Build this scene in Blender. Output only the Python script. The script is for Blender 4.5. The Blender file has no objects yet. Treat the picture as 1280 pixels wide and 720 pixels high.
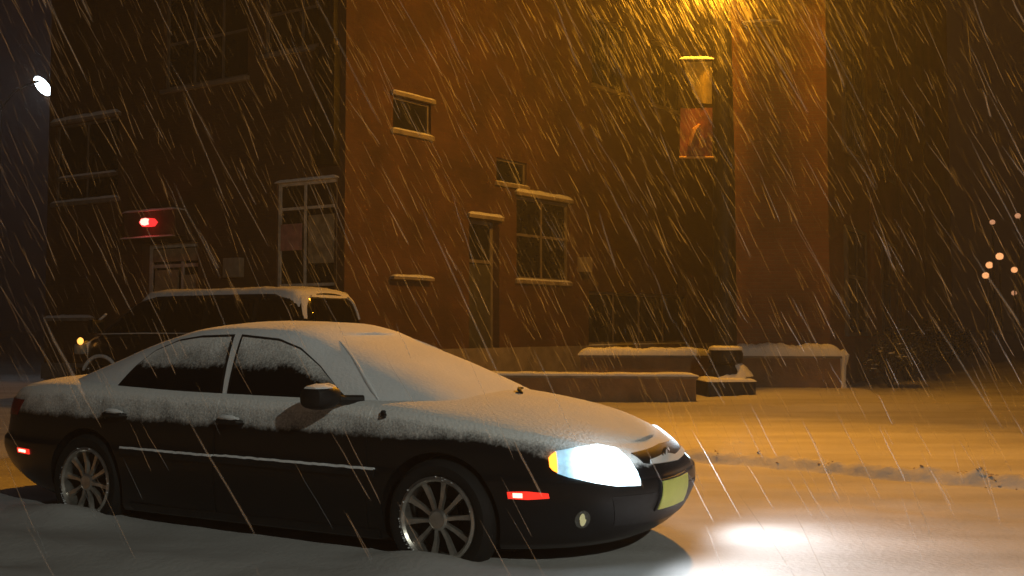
import bpy, bmesh, math, random
import numpy as np
from mathutils import Vector, Matrix, noise as mnoise
from mathutils.bvhtree import BVHTree

random.seed(7)
R = math.radians
scene = bpy.context.scene
COL = scene.collection

# ------------------------------------------------------------------ camera
cam_d = bpy.data.cameras.new("camera")
cam = bpy.data.objects.new("camera", cam_d)
COL.objects.link(cam)
cam.location = (0, 0, 1.375)
cam.rotation_euler = (R(90) + 0.0437, 0, 0)
cam_d.sensor_width = 36
cam_d.lens = 36 * 1150 / 1280
cam_d.clip_start = 0.05
cam_d.clip_end = 2000
scene.camera = cam
cam_d.dof.use_dof = True
cam_d.dof.focus_distance = 7.5
cam_d.dof.aperture_fstop = 5.0

# ------------------------------------------------------------------ render look
scene.view_settings.view_transform = 'Standard'
scene.view_settings.look = 'None'
scene.view_settings.gamma = 1
scene.view_settings.exposure = 0
scene.cycles.use_denoising = True
scene.cycles.max_bounces = 6
scene.cycles.diffuse_bounces = 3
scene.cycles.glossy_bounces = 3
scene.cycles.transmission_bounces = 3
scene.cycles.volume_bounces = 0
scene.cycles.transparent_max_bounces = 12
scene.cycles.sample_clamp_indirect = 4

# ------------------------------------------------------------------ night sky
world = bpy.data.worlds.new("World")
scene.world = world
world.use_nodes = True
nt = world.node_tree
bg = nt.nodes["Background"]
tc = nt.nodes.new('ShaderNodeTexCoord')
sep = nt.nodes.new('ShaderNodeSeparateXYZ')
nt.links.new(tc.outputs['Generated'], sep.inputs[0])
mr = nt.nodes.new('ShaderNodeMapRange')
mr.inputs['From Min'].default_value = -1
mr.inputs['From Max'].default_value = 1
nt.links.new(sep.outputs[0], mr.inputs['Value'])
ramp = nt.nodes.new('ShaderNodeValToRGB')
ramp.color_ramp.elements[0].color = (0.0016, 0.0021, 0.0050, 1)     # clear night blue to the west
ramp.color_ramp.elements[1].color = (0.0055, 0.0026, 0.0012, 1)     # town glow to the east
nt.links.new(mr.outputs[0], ramp.inputs[0])
nt.links.new(ramp.outputs[0], bg.inputs['Color'])
bg.inputs['Strength'].default_value = 1.0

# ------------------------------------------------------------------ lamps (at the lamps of the place, plus added headlamp spill)
def light(name, kind, loc, power, color, **k):
    d = bpy.data.lights.new(name, kind)
    d.energy = power
    d.color = color
    for a, b in k.items():
        setattr(d, a, b)
    o = bpy.data.objects.new(name, d)
    o.location = loc
    COL.objects.link(o)
    return o

def aim(o, target):
    o.rotation_euler = (Vector(target) - Vector(o.location)).to_track_quat('-Z', 'Y').to_euler()

SODIUM = (1.0, 0.39, 0.018)
LAMP = Vector((3.70, 16.5, 8.05))
WLAMP = Vector((5.2, -3.6, 6.4))
CAR_O = Vector((-1.262, 6.432, 0.0))
CAR_YAW = -0.461
def car_pt(x, y, z):
    c, s = math.cos(CAR_YAW), math.sin(CAR_YAW)
    return Vector((CAR_O.x + c*x - s*y, CAR_O.y + s*x + c*y, z))

light('sodium_lamp_light', 'POINT', LAMP, 1500, SODIUM, shadow_soft_size=0.16)
w = light('sodium_lamp_beam', 'SPOT', LAMP, 5500, SODIUM, shadow_soft_size=0.16, spot_size=R(88), spot_blend=1.0)
aim(w, (0.4, 2.5, 0))
w = light('mercury_lamp_light', 'SPOT', WLAMP, 1300, (0.96, 1.0, 0.86), shadow_soft_size=0.10, spot_size=R(105), spot_blend=0.9)
aim(w, car_pt(1.2, -1.0, 0.3))
w = light('far_lamp_beam', 'SPOT', (-15.1, 29.6, 9.2), 450, (0.80, 0.90, 1.0), shadow_soft_size=0.2, spot_size=R(80), spot_blend=0.9)
aim(w, (-9.5, 15, 0))
light('far_lamp_light', 'POINT', (-15.1, 29.6, 9.3), 45, (0.62, 0.80, 1.0), shadow_soft_size=0.2)
for sy, pw in ((-0.52, 58), (0.52, 58)):
    h = light('headlamp_light', 'SPOT', car_pt(2.57, sy, 0.64), pw, (0.86, 0.93, 1.0), shadow_soft_size=0.05, spot_size=R(174), spot_blend=1.0)
    aim(h, car_pt(4.6, sy*1.3, 0.0))
for sy in (-0.60, 0.60): light('headlamp_spill', 'POINT', car_pt(2.34, sy, 0.73), 2.6, (0.75, 0.90, 1.0), shadow_soft_size=0.06)  # added points off the lenses, make the snow around them glow bluish
light('entrance_lamp_light', 'POINT', (-8.55, 20.75, 3.80), 2, (1.0, 0.04, 0.03), shadow_soft_size=0.08)

# ------------------------------------------------------------------ materials
def new_mat(name):
    m = bpy.data.materials.new(name)
    m.use_nodes = True
    return m, m.node_tree, m.node_tree.nodes['Principled BSDF']

def N(t, kind, **k):
    n = t.nodes.new(kind)
    for a, b in k.items():
        if a in n.inputs.keys():
            n.inputs[a].default_value = b
        else:
            setattr(n, a, b)
    return n

def noise_bump(t, p, scale, strength, dist=0.02, detail=4, coords='Object'):
    c = N(t, 'ShaderNodeTexCoord')
    n = N(t, 'ShaderNodeTexNoise', Scale=scale, Detail=detail)
    b = N(t, 'ShaderNodeBump', Strength=strength, Distance=dist)
    t.links.new(c.outputs[coords], n.inputs['Vector'])
    t.links.new(n.outputs['Fac'], b.inputs['Height'])
    t.links.new(b.outputs[0], p.inputs['Normal'])
    return n, b

def plain(name, col, rough=0.6, metal=0.0, var=0.25, scale=6.0, bump=0.15, bs=30, coat=0.0):
    m, t, p = new_mat(name)
    c = N(t, 'ShaderNodeTexCoord')
    n = N(t, 'ShaderNodeTexNoise', Scale=scale, Detail=5)
    t.links.new(c.outputs['Object'], n.inputs['Vector'])
    r = N(t, 'ShaderNodeValToRGB')
    r.color_ramp.elements[0].position = 0.3
    r.color_ramp.elements[1].position = 0.7
    r.color_ramp.elements[0].color = (*[v*(1-var) for v in col], 1)
    r.color_ramp.elements[1].color = (*[min(1, v*(1+var)) for v in col], 1)
    t.links.new(n.outputs['Fac'], r.inputs[0])
    t.links.new(r.outputs[0], p.inputs['Base Color'])
    p.inputs['Roughness'].default_value = rough
    p.inputs['Metallic'].default_value = metal
    p.inputs['Coat Weight'].default_value = coat
    if max(col) < 0.03: p.inputs['Specular IOR Level'].default_value = 0.28
    if bump:
        n2 = N(t, 'ShaderNodeTexNoise', Scale=bs, Detail=3)
        b = N(t, 'ShaderNodeBump', Strength=bump, Distance=0.01)
        t.links.new(c.outputs['Object'], n2.inputs['Vector'])
        t.links.new(n2.outputs['Fac'], b.inputs['Height'])
        t.links.new(b.outputs[0], p.inputs['Normal'])
    return m

def emit(name, col, strength):
    m, t, p = new_mat(name)
    p.inputs['Base Color'].default_value = (*[min(1, c) for c in col], 1)
    p.inputs['Emission Color'].default_value = (*col, 1)
    p.inputs['Emission Strength'].default_value = strength
    p.inputs['Roughness'].default_value = 0.3
    return m

SNOW = plain('snow', (0.76, 0.77, 0.79), 0.85, var=0.05, scale=2.5, bump=0.35, bs=45)
GROUND_SNOW, t_, p_ = new_mat('trodden_snow')
c_ = N(t_, 'ShaderNodeTexCoord')
mp_ = N(t_, 'ShaderNodeMapping'); mp_.inputs['Scale'].default_value = (0.35, 1.6, 1); mp_.inputs['Rotation'].default_value = (0, 0, 0.30)
n_ = N(t_, 'ShaderNodeTexNoise', Scale=1.3, Detail=6)
r_ = N(t_, 'ShaderNodeValToRGB')
r_.color_ramp.elements[0].position = 0.30; r_.color_ramp.elements[0].color = (0.37, 0.355, 0.34, 1)
r_.color_ramp.elements[1].position = 0.66; r_.color_ramp.elements[1].color = (0.53, 0.52, 0.51, 1)
t_.links.new(c_.outputs['Object'], mp_.inputs[0]); t_.links.new(mp_.outputs[0], n_.inputs['Vector'])
t_.links.new(n_.outputs['Fac'], r_.inputs[0]); t_.links.new(r_.outputs[0], p_.inputs['Base Color'])
n2_ = N(t_, 'ShaderNodeTexNoise', Scale=28, Detail=5); b_ = N(t_, 'ShaderNodeBump', Strength=0.28, Distance=0.02)
t_.links.new(c_.outputs['Object'], n2_.inputs['Vector']); t_.links.new(n2_.outputs['Fac'], b_.inputs['Height'])
t_.links.new(b_.outputs[0], p_.inputs['Normal'])
p_.inputs['Roughness'].default_value = 0.8

def brick_mat(name, c1, c2, mortar, scale=1.0, snow=0.0):
    m, t, p = new_mat(name)
    c = N(t, 'ShaderNodeTexCoord')
    s = N(t, 'ShaderNodeSeparateXYZ'); cb = N(t, 'ShaderNodeCombineXYZ')
    t.links.new(c.outputs['Object'], s.inputs[0])
    add = N(t, 'ShaderNodeMath', operation='ADD')
    t.links.new(s.outputs[0], add.inputs[0]); t.links.new(s.outputs[1], add.inputs[1])
    t.links.new(add.outputs[0], cb.inputs[0]); t.links.new(s.outputs[2], cb.inputs[1])
    b = N(t, 'ShaderNodeTexBrick')
    b.inputs['Color1'].default_value = (*c1, 1); b.inputs['Color2'].default_value = (*c2, 1)
    b.inputs['Mortar'].default_value = (*mortar, 1)
    b.inputs['Scale'].default_value = scale
    b.inputs['Brick Width'].default_value = 0.225; b.inputs['Row Height'].default_value = 0.075
    b.inputs['Mortar Size'].default_value = 0.007
    t.links.new(cb.outputs[0], b.inputs['Vector'])
    n = N(t, 'ShaderNodeTexNoise', Scale=0.9, Detail=6)
    t.links.new(c.outputs['Object'], n.inputs['Vector'])
    mp = N(t, 'ShaderNodeMapRange'); mp.inputs['From Min'].default_value = 0.3; mp.inputs['From Max'].default_value = 0.7
    mp.inputs['To Min'].default_value = 0.55; mp.inputs['To Max'].default_value = 1.25
    t.links.new(n.outputs['Fac'], mp.inputs['Value'])
    mx = N(t, 'ShaderNodeVectorMath', operation='SCALE')
    t.links.new(b.outputs['Color'], mx.inputs[0]); t.links.new(mp.outputs[0], mx.inputs['Scale'])
    t.links.new(mx.outputs[0], p.inputs['Base Color'])
    bp = N(t, 'ShaderNodeBump', Strength=0.25, Distance=0.006); bp.invert = True
    t.links.new(b.outputs['Fac'], bp.inputs['Height']); t.links.new(bp.outputs[0], p.inputs['Normal'])
    p.inputs['Roughness'].default_value = 0.9
    return m

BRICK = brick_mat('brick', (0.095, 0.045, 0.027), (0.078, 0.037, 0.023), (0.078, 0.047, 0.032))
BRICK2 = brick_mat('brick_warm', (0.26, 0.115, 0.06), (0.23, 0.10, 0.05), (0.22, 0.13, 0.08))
DIRTY = plain('stained_render', (0.24, 0.145, 0.075), 0.9, var=0.3, scale=2.2, bump=0.5, bs=14)
CONCRETE = plain('concrete', (0.22, 0.19, 0.16), 0.9, var=0.3, scale=3)
GLASS = plain('window_glass', (0.012, 0.013, 0.015), 0.12, var=0.2, bump=0.0)
FRAME = plain('window_frame', (0.16, 0.14, 0.12), 0.6)
PALE = plain('pale_trim', (0.60, 0.55, 0.47), 0.7)
DARKMETAL = plain('dark_metal', (0.018, 0.017, 0.016), 0.55, 0.3)
RUBBER = plain('rubber', (0.012, 0.012, 0.012), 0.8)
ALLOY = plain('alloy', (0.50, 0.47, 0.43), 0.32, 0.85, var=0.3, scale=14)
CHROME = plain('chrome', (0.65, 0.65, 0.65), 0.15, 1.0, var=0.1)
PLASTIC = plain('black_plastic', (0.014, 0.014, 0.015), 0.5)
CARGLASS = plain('car_glass', (0.004, 0.004, 0.005), 0.08, var=0.1, bump=0.0)
VANPAINT = plain('van_paint', (0.010, 0.011, 0.013), 0.35, var=0.3, coat=0.3, bump=0.05)
BUSH = plain('bush_twig', (0.05, 0.04, 0.03), 0.9)
LEAF = plain('bush_leaf', (0.035, 0.04, 0.022), 0.9, var=0.4)
HEAD_E, t_, p_ = new_mat('headlamp_glow')
c_ = N(t_, 'ShaderNodeTexCoord'); a_ = N(t_, 'ShaderNodeVectorMath', operation='ABSOLUTE'); d_ = N(t_, 'ShaderNodeVectorMath', operation='DISTANCE')
d_.inputs[1].default_value = (2.26, 0.56, 0.645)
t_.links.new(c_.outputs['Object'], a_.inputs[0]); t_.links.new(a_.outputs[0], d_.inputs[0])
r_ = N(t_, 'ShaderNodeValToRGB'); r_.color_ramp.interpolation = 'EASE'
r_.color_ramp.elements[0].position = 0.04; r_.color_ramp.elements[0].color = (1, 1, 1, 1)
r_.color_ramp.elements[1].position = 0.24; r_.color_ramp.elements[1].color = (0.03, 0.09, 0.13, 1)
e_ = r_.color_ramp.elements.new(0.14); e_.color = (0.40, 0.55, 0.62, 1)
t_.links.new(d_.outputs['Value'], r_.inputs[0]); t_.links.new(r_.outputs[0], p_.inputs['Emission Color'])
n_ = N(t_, 'ShaderNodeTexVoronoi', Scale=34); ma_ = N(t_, 'ShaderNodeMath', operation='MULTIPLY_ADD'); ma_.inputs[1].default_value = -4.0; ma_.inputs[2].default_value = 7.5
t_.links.new(c_.outputs['Object'], n_.inputs['Vector']); t_.links.new(n_.outputs['Distance'], ma_.inputs[0]); t_.links.new(ma_.outputs[0], p_.inputs['Emission Strength'])
p_.inputs['Roughness'].default_value = 0.15
AMBER_E = emit('amber_glow', (1.0, 0.30, 0.03), 3.2)
RED_E = emit('red_marker_glow', (1.0, 0.035, 0.02), 1.0)
REDHOT_E = emit('red_marker_bulb', (1.0, 0.30, 0.20), 5)
FOG_E = emit('fog_lamp_glow', (0.75, 0.70, 0.38), 0.30)
DOOR_E = emit('entrance_bulb_glow', (1.0, 0.22, 0.18), 5)
WHITE_E = emit('far_lamp_glow', (0.80, 0.95, 1.0), 12)
SODIUM_E = emit('sodium_glow', (1.0, 0.55, 0.10), 20)
FAR_E = emit('distant_lamp_glow', (1.0, 0.42, 0.16), 1.5)
FARDIM_E = emit('distant_lamp_dim', (1.0, 0.45, 0.22), 0.7)

def snowy(name, base_col, rough, z0, x_a=None, x_b=None, dz=0.0, noise_s=28, amp=0.05, coat=0.0, slope=0.0, snowcol=(0.77, 0.77, 0.76), thin=0.45, full=0.18):
    """paint or glass below, wind-blown snow stuck on above the ragged height z0 (m, object space)"""
    m, t, p = new_mat(name)
    c = N(t, 'ShaderNodeTexCoord'); s = N(t, 'ShaderNodeSeparateXYZ')
    t.links.new(c.outputs['Object'], s.inputs[0])
    n = N(t, 'ShaderNodeTexNoise', Scale=noise_s, Detail=5, Roughness=0.7)
    n3 = N(t, 'ShaderNodeTexNoise', Scale=3.0, Detail=2)
    t.links.new(c.outputs['Object'], n.inputs['Vector']); t.links.new(c.outputs['Object'], n3.inputs['Vector'])
    a = N(t, 'ShaderNodeMath', operation='MULTIPLY_ADD'); a.inputs[1].default_value = amp; 
    t.links.new(n.outputs['Fac'], a.inputs[0]); t.links.new(s.outputs[2], a.inputs[2])
    a2 = N(t, 'ShaderNodeMath', operation='MULTIPLY_ADD'); a2.inputs[1].default_value = amp*0.9
    t.links.new(n3.outputs['Fac'], a2.inputs[0]); t.links.new(a.outputs[0], a2.inputs[2])
    if x_a is not None:
        q = N(t, 'ShaderNodeMapRange'); q.interpolation_type = 'SMOOTHSTEP'
        q.inputs['From Min'].default_value = x_a; q.inputs['From Max'].default_value = x_b
        q.inputs['To Min'].default_value = 0; q.inputs['To Max'].default_value = dz
        t.links.new(s.outputs[0], q.inputs['Value'])
        a3 = N(t, 'ShaderNodeMath', operation='ADD')
        t.links.new(a2.outputs[0], a3.inputs[0]); t.links.new(q.outputs[0], a3.inputs[1]); a2 = a3
    f = N(t, 'ShaderNodeMapRange')
    mid = z0 + amp*0.95
    f.inputs['From Min'].default_value = mid - 0.010; f.inputs['From Max'].default_value = mid + 0.022
    t.links.new(a2.outputs[0], f.inputs['Value'])
    # the dusting thins out downwards and lets the dark surface speckle through
    g = N(t, 'ShaderNodeMapRange'); g.inputs['From Min'].default_value = z0; g.inputs['From Max'].default_value = z0 + full
    g.inputs['To Min'].default_value = thin; g.inputs['To Max'].default_value = 1.0
    t.links.new(s.outputs[2], g.inputs['Value'])
    sp = N(t, 'ShaderNodeTexNoise', Scale=90, Detail=3); t.links.new(c.outputs['Object'], sp.inputs['Vector'])
    sp2 = N(t, 'ShaderNodeTexNoise', Scale=7, Detail=4); t.links.new(c.outputs['Object'], sp2.inputs['Vector'])
    ad = N(t, 'ShaderNodeMath', operation='ADD'); t.links.new(sp.outputs['Fac'], ad.inputs[0]); t.links.new(sp2.outputs['Fac'], ad.inputs[1])
    th = N(t, 'ShaderNodeMath', operation='MULTIPLY_ADD'); th.inputs[1].default_value = 1.1; th.inputs[2].default_value = -1.1
    t.links.new(ad.outputs[0], th.inputs[0])
    ge = N(t, 'ShaderNodeNewGeometry'); gz = N(t, 'ShaderNodeSeparateXYZ'); t.links.new(ge.outputs['Normal'], gz.inputs[0])
    up = N(t, 'ShaderNodeMapRange'); up.inputs['From Min'].default_value = 0.35; up.inputs['From Max'].default_value = 0.8
    t.links.new(gz.outputs[2], up.inputs['Value'])
    gu = N(t, 'ShaderNodeMath', operation='ADD'); t.links.new(g.outputs[0], gu.inputs[0]); t.links.new(up.outputs[0], gu.inputs[1])
    cv = N(t, 'ShaderNodeMath', operation='ADD', use_clamp=True); t.links.new(gu.outputs[0], cv.inputs[0]); t.links.new(th.outputs[0], cv.inputs[1])
    cf = N(t, 'ShaderNodeMath', operation='MULTIPLY', use_clamp=True); t.links.new(cv.outputs[0], cf.inputs[0]); t.links.new(f.outputs[0], cf.inputs[1])
    mix = N(t, 'ShaderNodeMix', data_type='RGBA')
    t.links.new(cf.outputs[0], mix.inputs[0])
    mix.inputs[6].default_value = (*base_col, 1); mix.inputs[7].default_value = (*snowcol, 1)
    t.links.new(mix.outputs[2], p.inputs['Base Color'])
    p.inputs['Specular IOR Level'].default_value = 0.28
    rr = N(t, 'ShaderNodeMapRange'); rr.inputs['To Min'].default_value = rough; rr.inputs['To Max'].default_value = 0.88
    t.links.new(f.outputs[0], rr.inputs['Value']); t.links.new(rr.outputs[0], p.inputs['Roughness'])
    fb = N(t, 'ShaderNodeTexNoise', Scale=55, Detail=4)
    t.links.new(c.outputs['Object'], fb.inputs['Vector'])
    mu = N(t, 'ShaderNodeMath', operation='MULTIPLY'); t.links.new(fb.outputs['Fac'], mu.inputs[0]); t.links.new(f.outputs[0], mu.inputs[1])
    b = N(t, 'ShaderNodeBump', Strength=0.55, Distance=0.012)
    t.links.new(mu.outputs[0], b.inputs['Height']); t.links.new(b.outputs[0], p.inputs['Normal'])
    return m

CAR_PAINT = snowy('snow_dusted_black_paint', (0.010, 0.010, 0.011), 0.30, 0.775, 1.5, 2.35, 0.15, amp=0.06)
CAR_WIN = snowy('snow_dusted_window', (0.004, 0.005, 0.006), 0.08, 1.13, 0.15, 0.62, 0.10, amp=0.10, noise_s=34, thin=0.22, full=0.40)
CAR_MOLD = snowy('snowed_molding', (0.02, 0.02, 0.02), 0.4, 0.578, amp=0.012)

# ------------------------------------------------------------------ mesh helpers
def mesh_obj(name, verts, faces, mat, parent=None, smooth=True, loc=None, sharp=None):
    me = bpy.data.meshes.new(name)
    me.from_pydata([tuple(v) for v in verts], [], faces)
    me.materials.append(mat)
    if smooth:
        me.shade_smooth()
        if sharp:
            me.set_sharp_from_angle(angle=R(sharp))
    me.update()
    o = bpy.data.objects.new(name, me)
    COL.objects.link(o)
    if parent is not None:
        o.parent = parent
    if loc is not None:
        o.location = loc
    return o

class MB:
    def __init__(s): s.v, s.f = [], []
    def add(s, vs, fs, M=None):
        k = len(s.v)
        s.v += [(M @ Vector(v)) if M is not None else Vector(v) for v in vs]
        s.f += [tuple(i + k for i in f) for f in fs]
        return s
    def box(s, a, b, M=None):
        x0, y0, z0 = a; x1, y1, z1 = b
        vs = [(x0,y0,z0),(x1,y0,z0),(x1,y1,z0),(x0,y1,z0),(x0,y0,z1),(x1,y0,z1),(x1,y1,z1),(x0,y1,z1)]
        return s.add(vs, [(0,3,2,1),(4,5,6,7),(0,1,5,4),(1,2,6,5),(2,3,7,6),(3,0,4,7)], M)
    def lathe(s, prof, n=24, M=None, cap=True):
        vs, fs = [], []
        for r, z in prof:
            for i in range(n):
                a = 2*math.pi*i/n
                vs.append((r*math.cos(a), r*math.sin(a), z))
        for k in range(len(prof)-1):
            for i in range(n):
                j = (i+1) % n
                fs.append((k*n+i, k*n+j, (k+1)*n+j, (k+1)*n+i))
        if cap:
            fs.append(tuple(range(n-1, -1, -1)))
            fs.append(tuple((len(prof)-1)*n + i for i in range(n)))
        return s.add(vs, fs, M)
    def tube(s, pts, rad, n=10):
        pts = [Vector(p) for p in pts]
        if not isinstance(rad, (list, tuple)): rad = [rad]*len(pts)
        vs, fs = [], []
        for i, p in enumerate(pts):
            d = (pts[min(i+1, len(pts)-1)] - pts[max(i-1, 0)]).normalized()
            up = Vector((0,0,1)) if abs(d.z) < 0.95 else Vector((1,0,0))
            a = d.cross(up).normalized(); b = a.cross(d)
            for k in range(n):
                t = 2*math.pi*k/n
                vs.append(p + (a*math.cos(t) + b*math.sin(t))*rad[i])
        for i in range(len(pts)-1):
            for k in range(n):
                j = (k+1) % n
                fs.append((i*n+k, i*n+j, (i+1)*n+j, (i+1)*n+k))
        fs.append(tuple(range(n-1, -1, -1))); fs.append(tuple((len(pts)-1)*n+k for k in range(n)))
        return s.add(vs, fs)
    def build(s, name, mat, parent=None, smooth=True, sharp=35, bevel=0.0, seg=2):
        o = mesh_obj(name, s.v, s.f, mat, parent, False)
        bm = bmesh.new(); bm.from_mesh(o.data)
        bmesh.ops.recalc_face_normals(bm, faces=bm.faces)
        if bevel:
            bmesh.ops.bevel(bm, geom=[e for e in bm.edges if e.calc_face_angle(0) > 0.5], offset=bevel, segments=seg, affect='EDGES', profile=0.6)
        bm.to_mesh(o.data); bm.free()
        if smooth:
            o.data.shade_smooth(); o.data.set_sharp_from_angle(angle=R(sharp))
        return o

def empty(name, loc=(0,0,0), rz=0.0):
    o = bpy.data.objects.new(name, None)
    o.empty_display_size = 0.2
    o.location = loc; o.rotation_euler = (0, 0, rz)
    COL.objects.link(o)
    return o

def tag(o, label=None, cat=None, group=None, kind=None):
    if label: o['label'] = label
    if cat: o['category'] = cat
    if group: o['group'] = group
    if kind: o['kind'] = kind
    return o

def interp(tab, x):
    xs = [a for a, _ in tab]; ys = [b for _, b in tab]
    if x <= xs[0]: return ys[0]
    if x >= xs[-1]: return ys[-1]
    for i in range(len(xs)-1):
        if xs[i] <= x <= xs[i+1]:
            h = xs[i+1]-xs[i]; t = (x-xs[i])/h
            def m(k):
                if k == 0: return (ys[1]-ys[0])/(xs[1]-xs[0])
                if k == len(xs)-1: return (ys[-1]-ys[-2])/(xs[-1]-xs[-2])
                a = (ys[k]-ys[k-1])/(xs[k]-xs[k-1]); b = (ys[k+1]-ys[k])/(xs[k+1]-xs[k])
                return 0 if a*b <= 0 else 2*a*b/(a+b)
            m0, m1 = m(i)*h, m(i+1)*h
            return ys[i]*(2*t**3-3*t*t+1)+m0*(t**3-2*t*t+t)+ys[i+1]*(-2*t**3+3*t*t)+m1*(t**3-t*t)

def fbm(x, y, z=0.0, o=3):
    return mnoise.fractal(Vector((x, y, z)), 1.0, 2.0, o)

NREAR = None
def loop_shape(xf, xr, W, n, m, cols, xc):
    """closed plan outline, superellipse with different front and rear reach"""
    out = []
    for i in range(cols):
        th = 2*math.pi*i/cols
        c, s_ = math.cos(th), math.sin(th)
        A = (xf-xc) if c >= 0 else (xc-xr)
        nn, mm = (n, m) if c >= 0 else (NREAR or (n, m))
        out.append((xc + A*math.copysign(abs(c)**(2/nn), c), W*math.copysign(abs(s_)**(2/mm), s_)))
    return out

def even_loop(xf, xr, W, n, m, cols, xc):
    """as loop_shape, resampled to even arc length starting at the nose"""
    pts = loop_shape(xf, xr, W, n, m, 1440, xc)
    P = np.array(pts + [pts[0]]); d = np.r_[0, np.cumsum(np.hypot(*np.diff(P, axis=0).T))]
    t = np.linspace(0, d[-1], cols+1)[:-1]
    return list(zip(np.interp(t, d, P[:, 0]), np.interp(t, d, P[:, 1])))

def loft_shell(rows, zfun, cols=220, top=None, ncap=14, xc=0.0, lump=0.0):
    """rows: (frac, xf, xr, W, n, m); zfun(frac, x) height; top(x, s, zedge) crown height."""
    vs, fs = [], []
    nr = len(rows)
    for fr, xf, xr, W, n, m in rows:
        for x, y in even_loop(xf, xr, W, n, m, cols, xc):
            vs.append((x, y, zfun(fr, x)))
    last = vs[-cols:]
    for k in range(1, ncap+1):
        s = 1 - (k/ncap)**0.8 * 1.0
        s = max(s, 0.0)
        for x, y, z in last:
            zz = top(x, s, z)
            if lump: zz += lump*fbm(x*2.2, y*s*2.2, 3.1)*(1-s**4)
            vs.append((x, y*s, zz))
    tot = nr + ncap
    for k in range(tot-1):
        for i in range(cols):
            j = (i+1) % cols
            fs.append((k*cols+i, k*cols+j, (k+1)*cols+j, (k+1)*cols+i))
    fs.append(tuple(range(cols-1, -1, -1)))
    bm = bmesh.new()
    bv = [bm.verts.new(v) for v in vs]
    for f in fs:
        bm.faces.new([bv[i] for i in f])
    bmesh.ops.remove_doubles(bm, verts=bm.verts, dist=0.0004)
    bmesh.ops.dissolve_degenerate(bm, edges=bm.edges, dist=0.0004)
    bmesh.ops.recalc_face_normals(bm, faces=bm.faces)
    return bm

def bm_obj(name, bm, mat, parent=None, sharp=None):
    me = bpy.data.meshes.new(name); bm.to_mesh(me)
    me.materials.append(mat); me.shade_smooth()
    if sharp: me.set_sharp_from_angle(angle=R(sharp))
    o = bpy.data.objects.new(name, me); COL.objects.link(o)
    if parent is not None: o.parent = parent
    return o

def dense_rows(keys, per=4):
    """smoothly interpolates key rows (z, xf, xr, W, n, m)"""
    out = []
    zs = [k[0] for k in keys]
    for i in range(len(keys)-1):
        for q in range(per):
            z = zs[i] + (zs[i+1]-zs[i])*q/per
            out.append(tuple([z] + [interp([(k[0], k[c]) for k in keys], z) for c in range(1, 6)]))
    out.append(keys[-1])
    return out

def patch(bvh, top, bot, to3d, direction, nu=24, nv=8, off=0.004, thick=0.012):
    """sheet hugging the shell: a grid between two 2D curves is shot onto the shell and given thickness"""
    d = Vector(direction).normalized()
    vs, fs = [], []
    def ev(c, u):
        if callable(c): return c(u)
        L = [0]
        for a, b in zip(c, c[1:]): L.append(L[-1] + math.hypot(b[0]-a[0], b[1]-a[1]))
        t = u*L[-1]
        for i in range(len(c)-1):
            if t <= L[i+1] + 1e-9:
                k = (t-L[i])/max(1e-9, L[i+1]-L[i])
                return (c[i][0]+(c[i+1][0]-c[i][0])*k, c[i][1]+(c[i+1][1]-c[i][1])*k)
        return c[-1]
    outer, inner = [], []
    lastn = None
    for j in range(nv+1):
        for i in range(nu+1):
            a = ev(top, i/nu); b = ev(bot, i/nu)
            q = (a[0]+(b[0]-a[0])*j/nv, a[1]+(b[1]-a[1])*j/nv)
            o = Vector(to3d(q)) - d*2.0
            hit, nrm, _, dist = bvh.ray_cast(o, d, 4.0)
            if hit is None:
                hit, nrm, _, dist = bvh.find_nearest(Vector(to3d(q)))
            if nrm.dot(d) > 0: nrm = -nrm
            outer.append(hit + nrm*off); inner.append(hit - nrm*thick)
    n1 = nu+1; tot = n1*(nv+1)
    vs = outer + inner
    for j in range(nv):
        for i in range(nu):
            a = j*n1+i
            fs.append((a, a+1, a+n1+1, a+n1)); fs.append((tot+a, tot+a+n1, tot+a+n1+1, tot+a+1))
    rim = [i for i in range(n1)] + [j*n1+nu for j in range(1, nv+1)] + [nv*n1+i for i in range(nu-1, -1, -1)] + [j*n1 for j in range(nv-1, 0, -1)]
    for a, b in zip(rim, rim[1:]+rim[:1]):
        fs.append((a, tot+a, tot+b, b))
    return vs, fs

def patch_obj(name, bvh, top, bot, to3d, direction, mat, parent, **k):
    vs, fs = patch(bvh, top, bot, to3d, direction, **k)
    bm = bmesh.new(); bv = [bm.verts.new(v) for v in vs]
    for f in fs:
        try: bm.faces.new([bv[i] for i in f])
        except ValueError: pass
    bmesh.ops.remove_doubles(bm, verts=bm.verts, dist=0.0003)
    bmesh.ops.recalc_face_normals(bm, faces=bm.faces)
    return bm_obj(name, bm, mat, parent, sharp=40)

def join_bm(objs, name):
    pass

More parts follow.
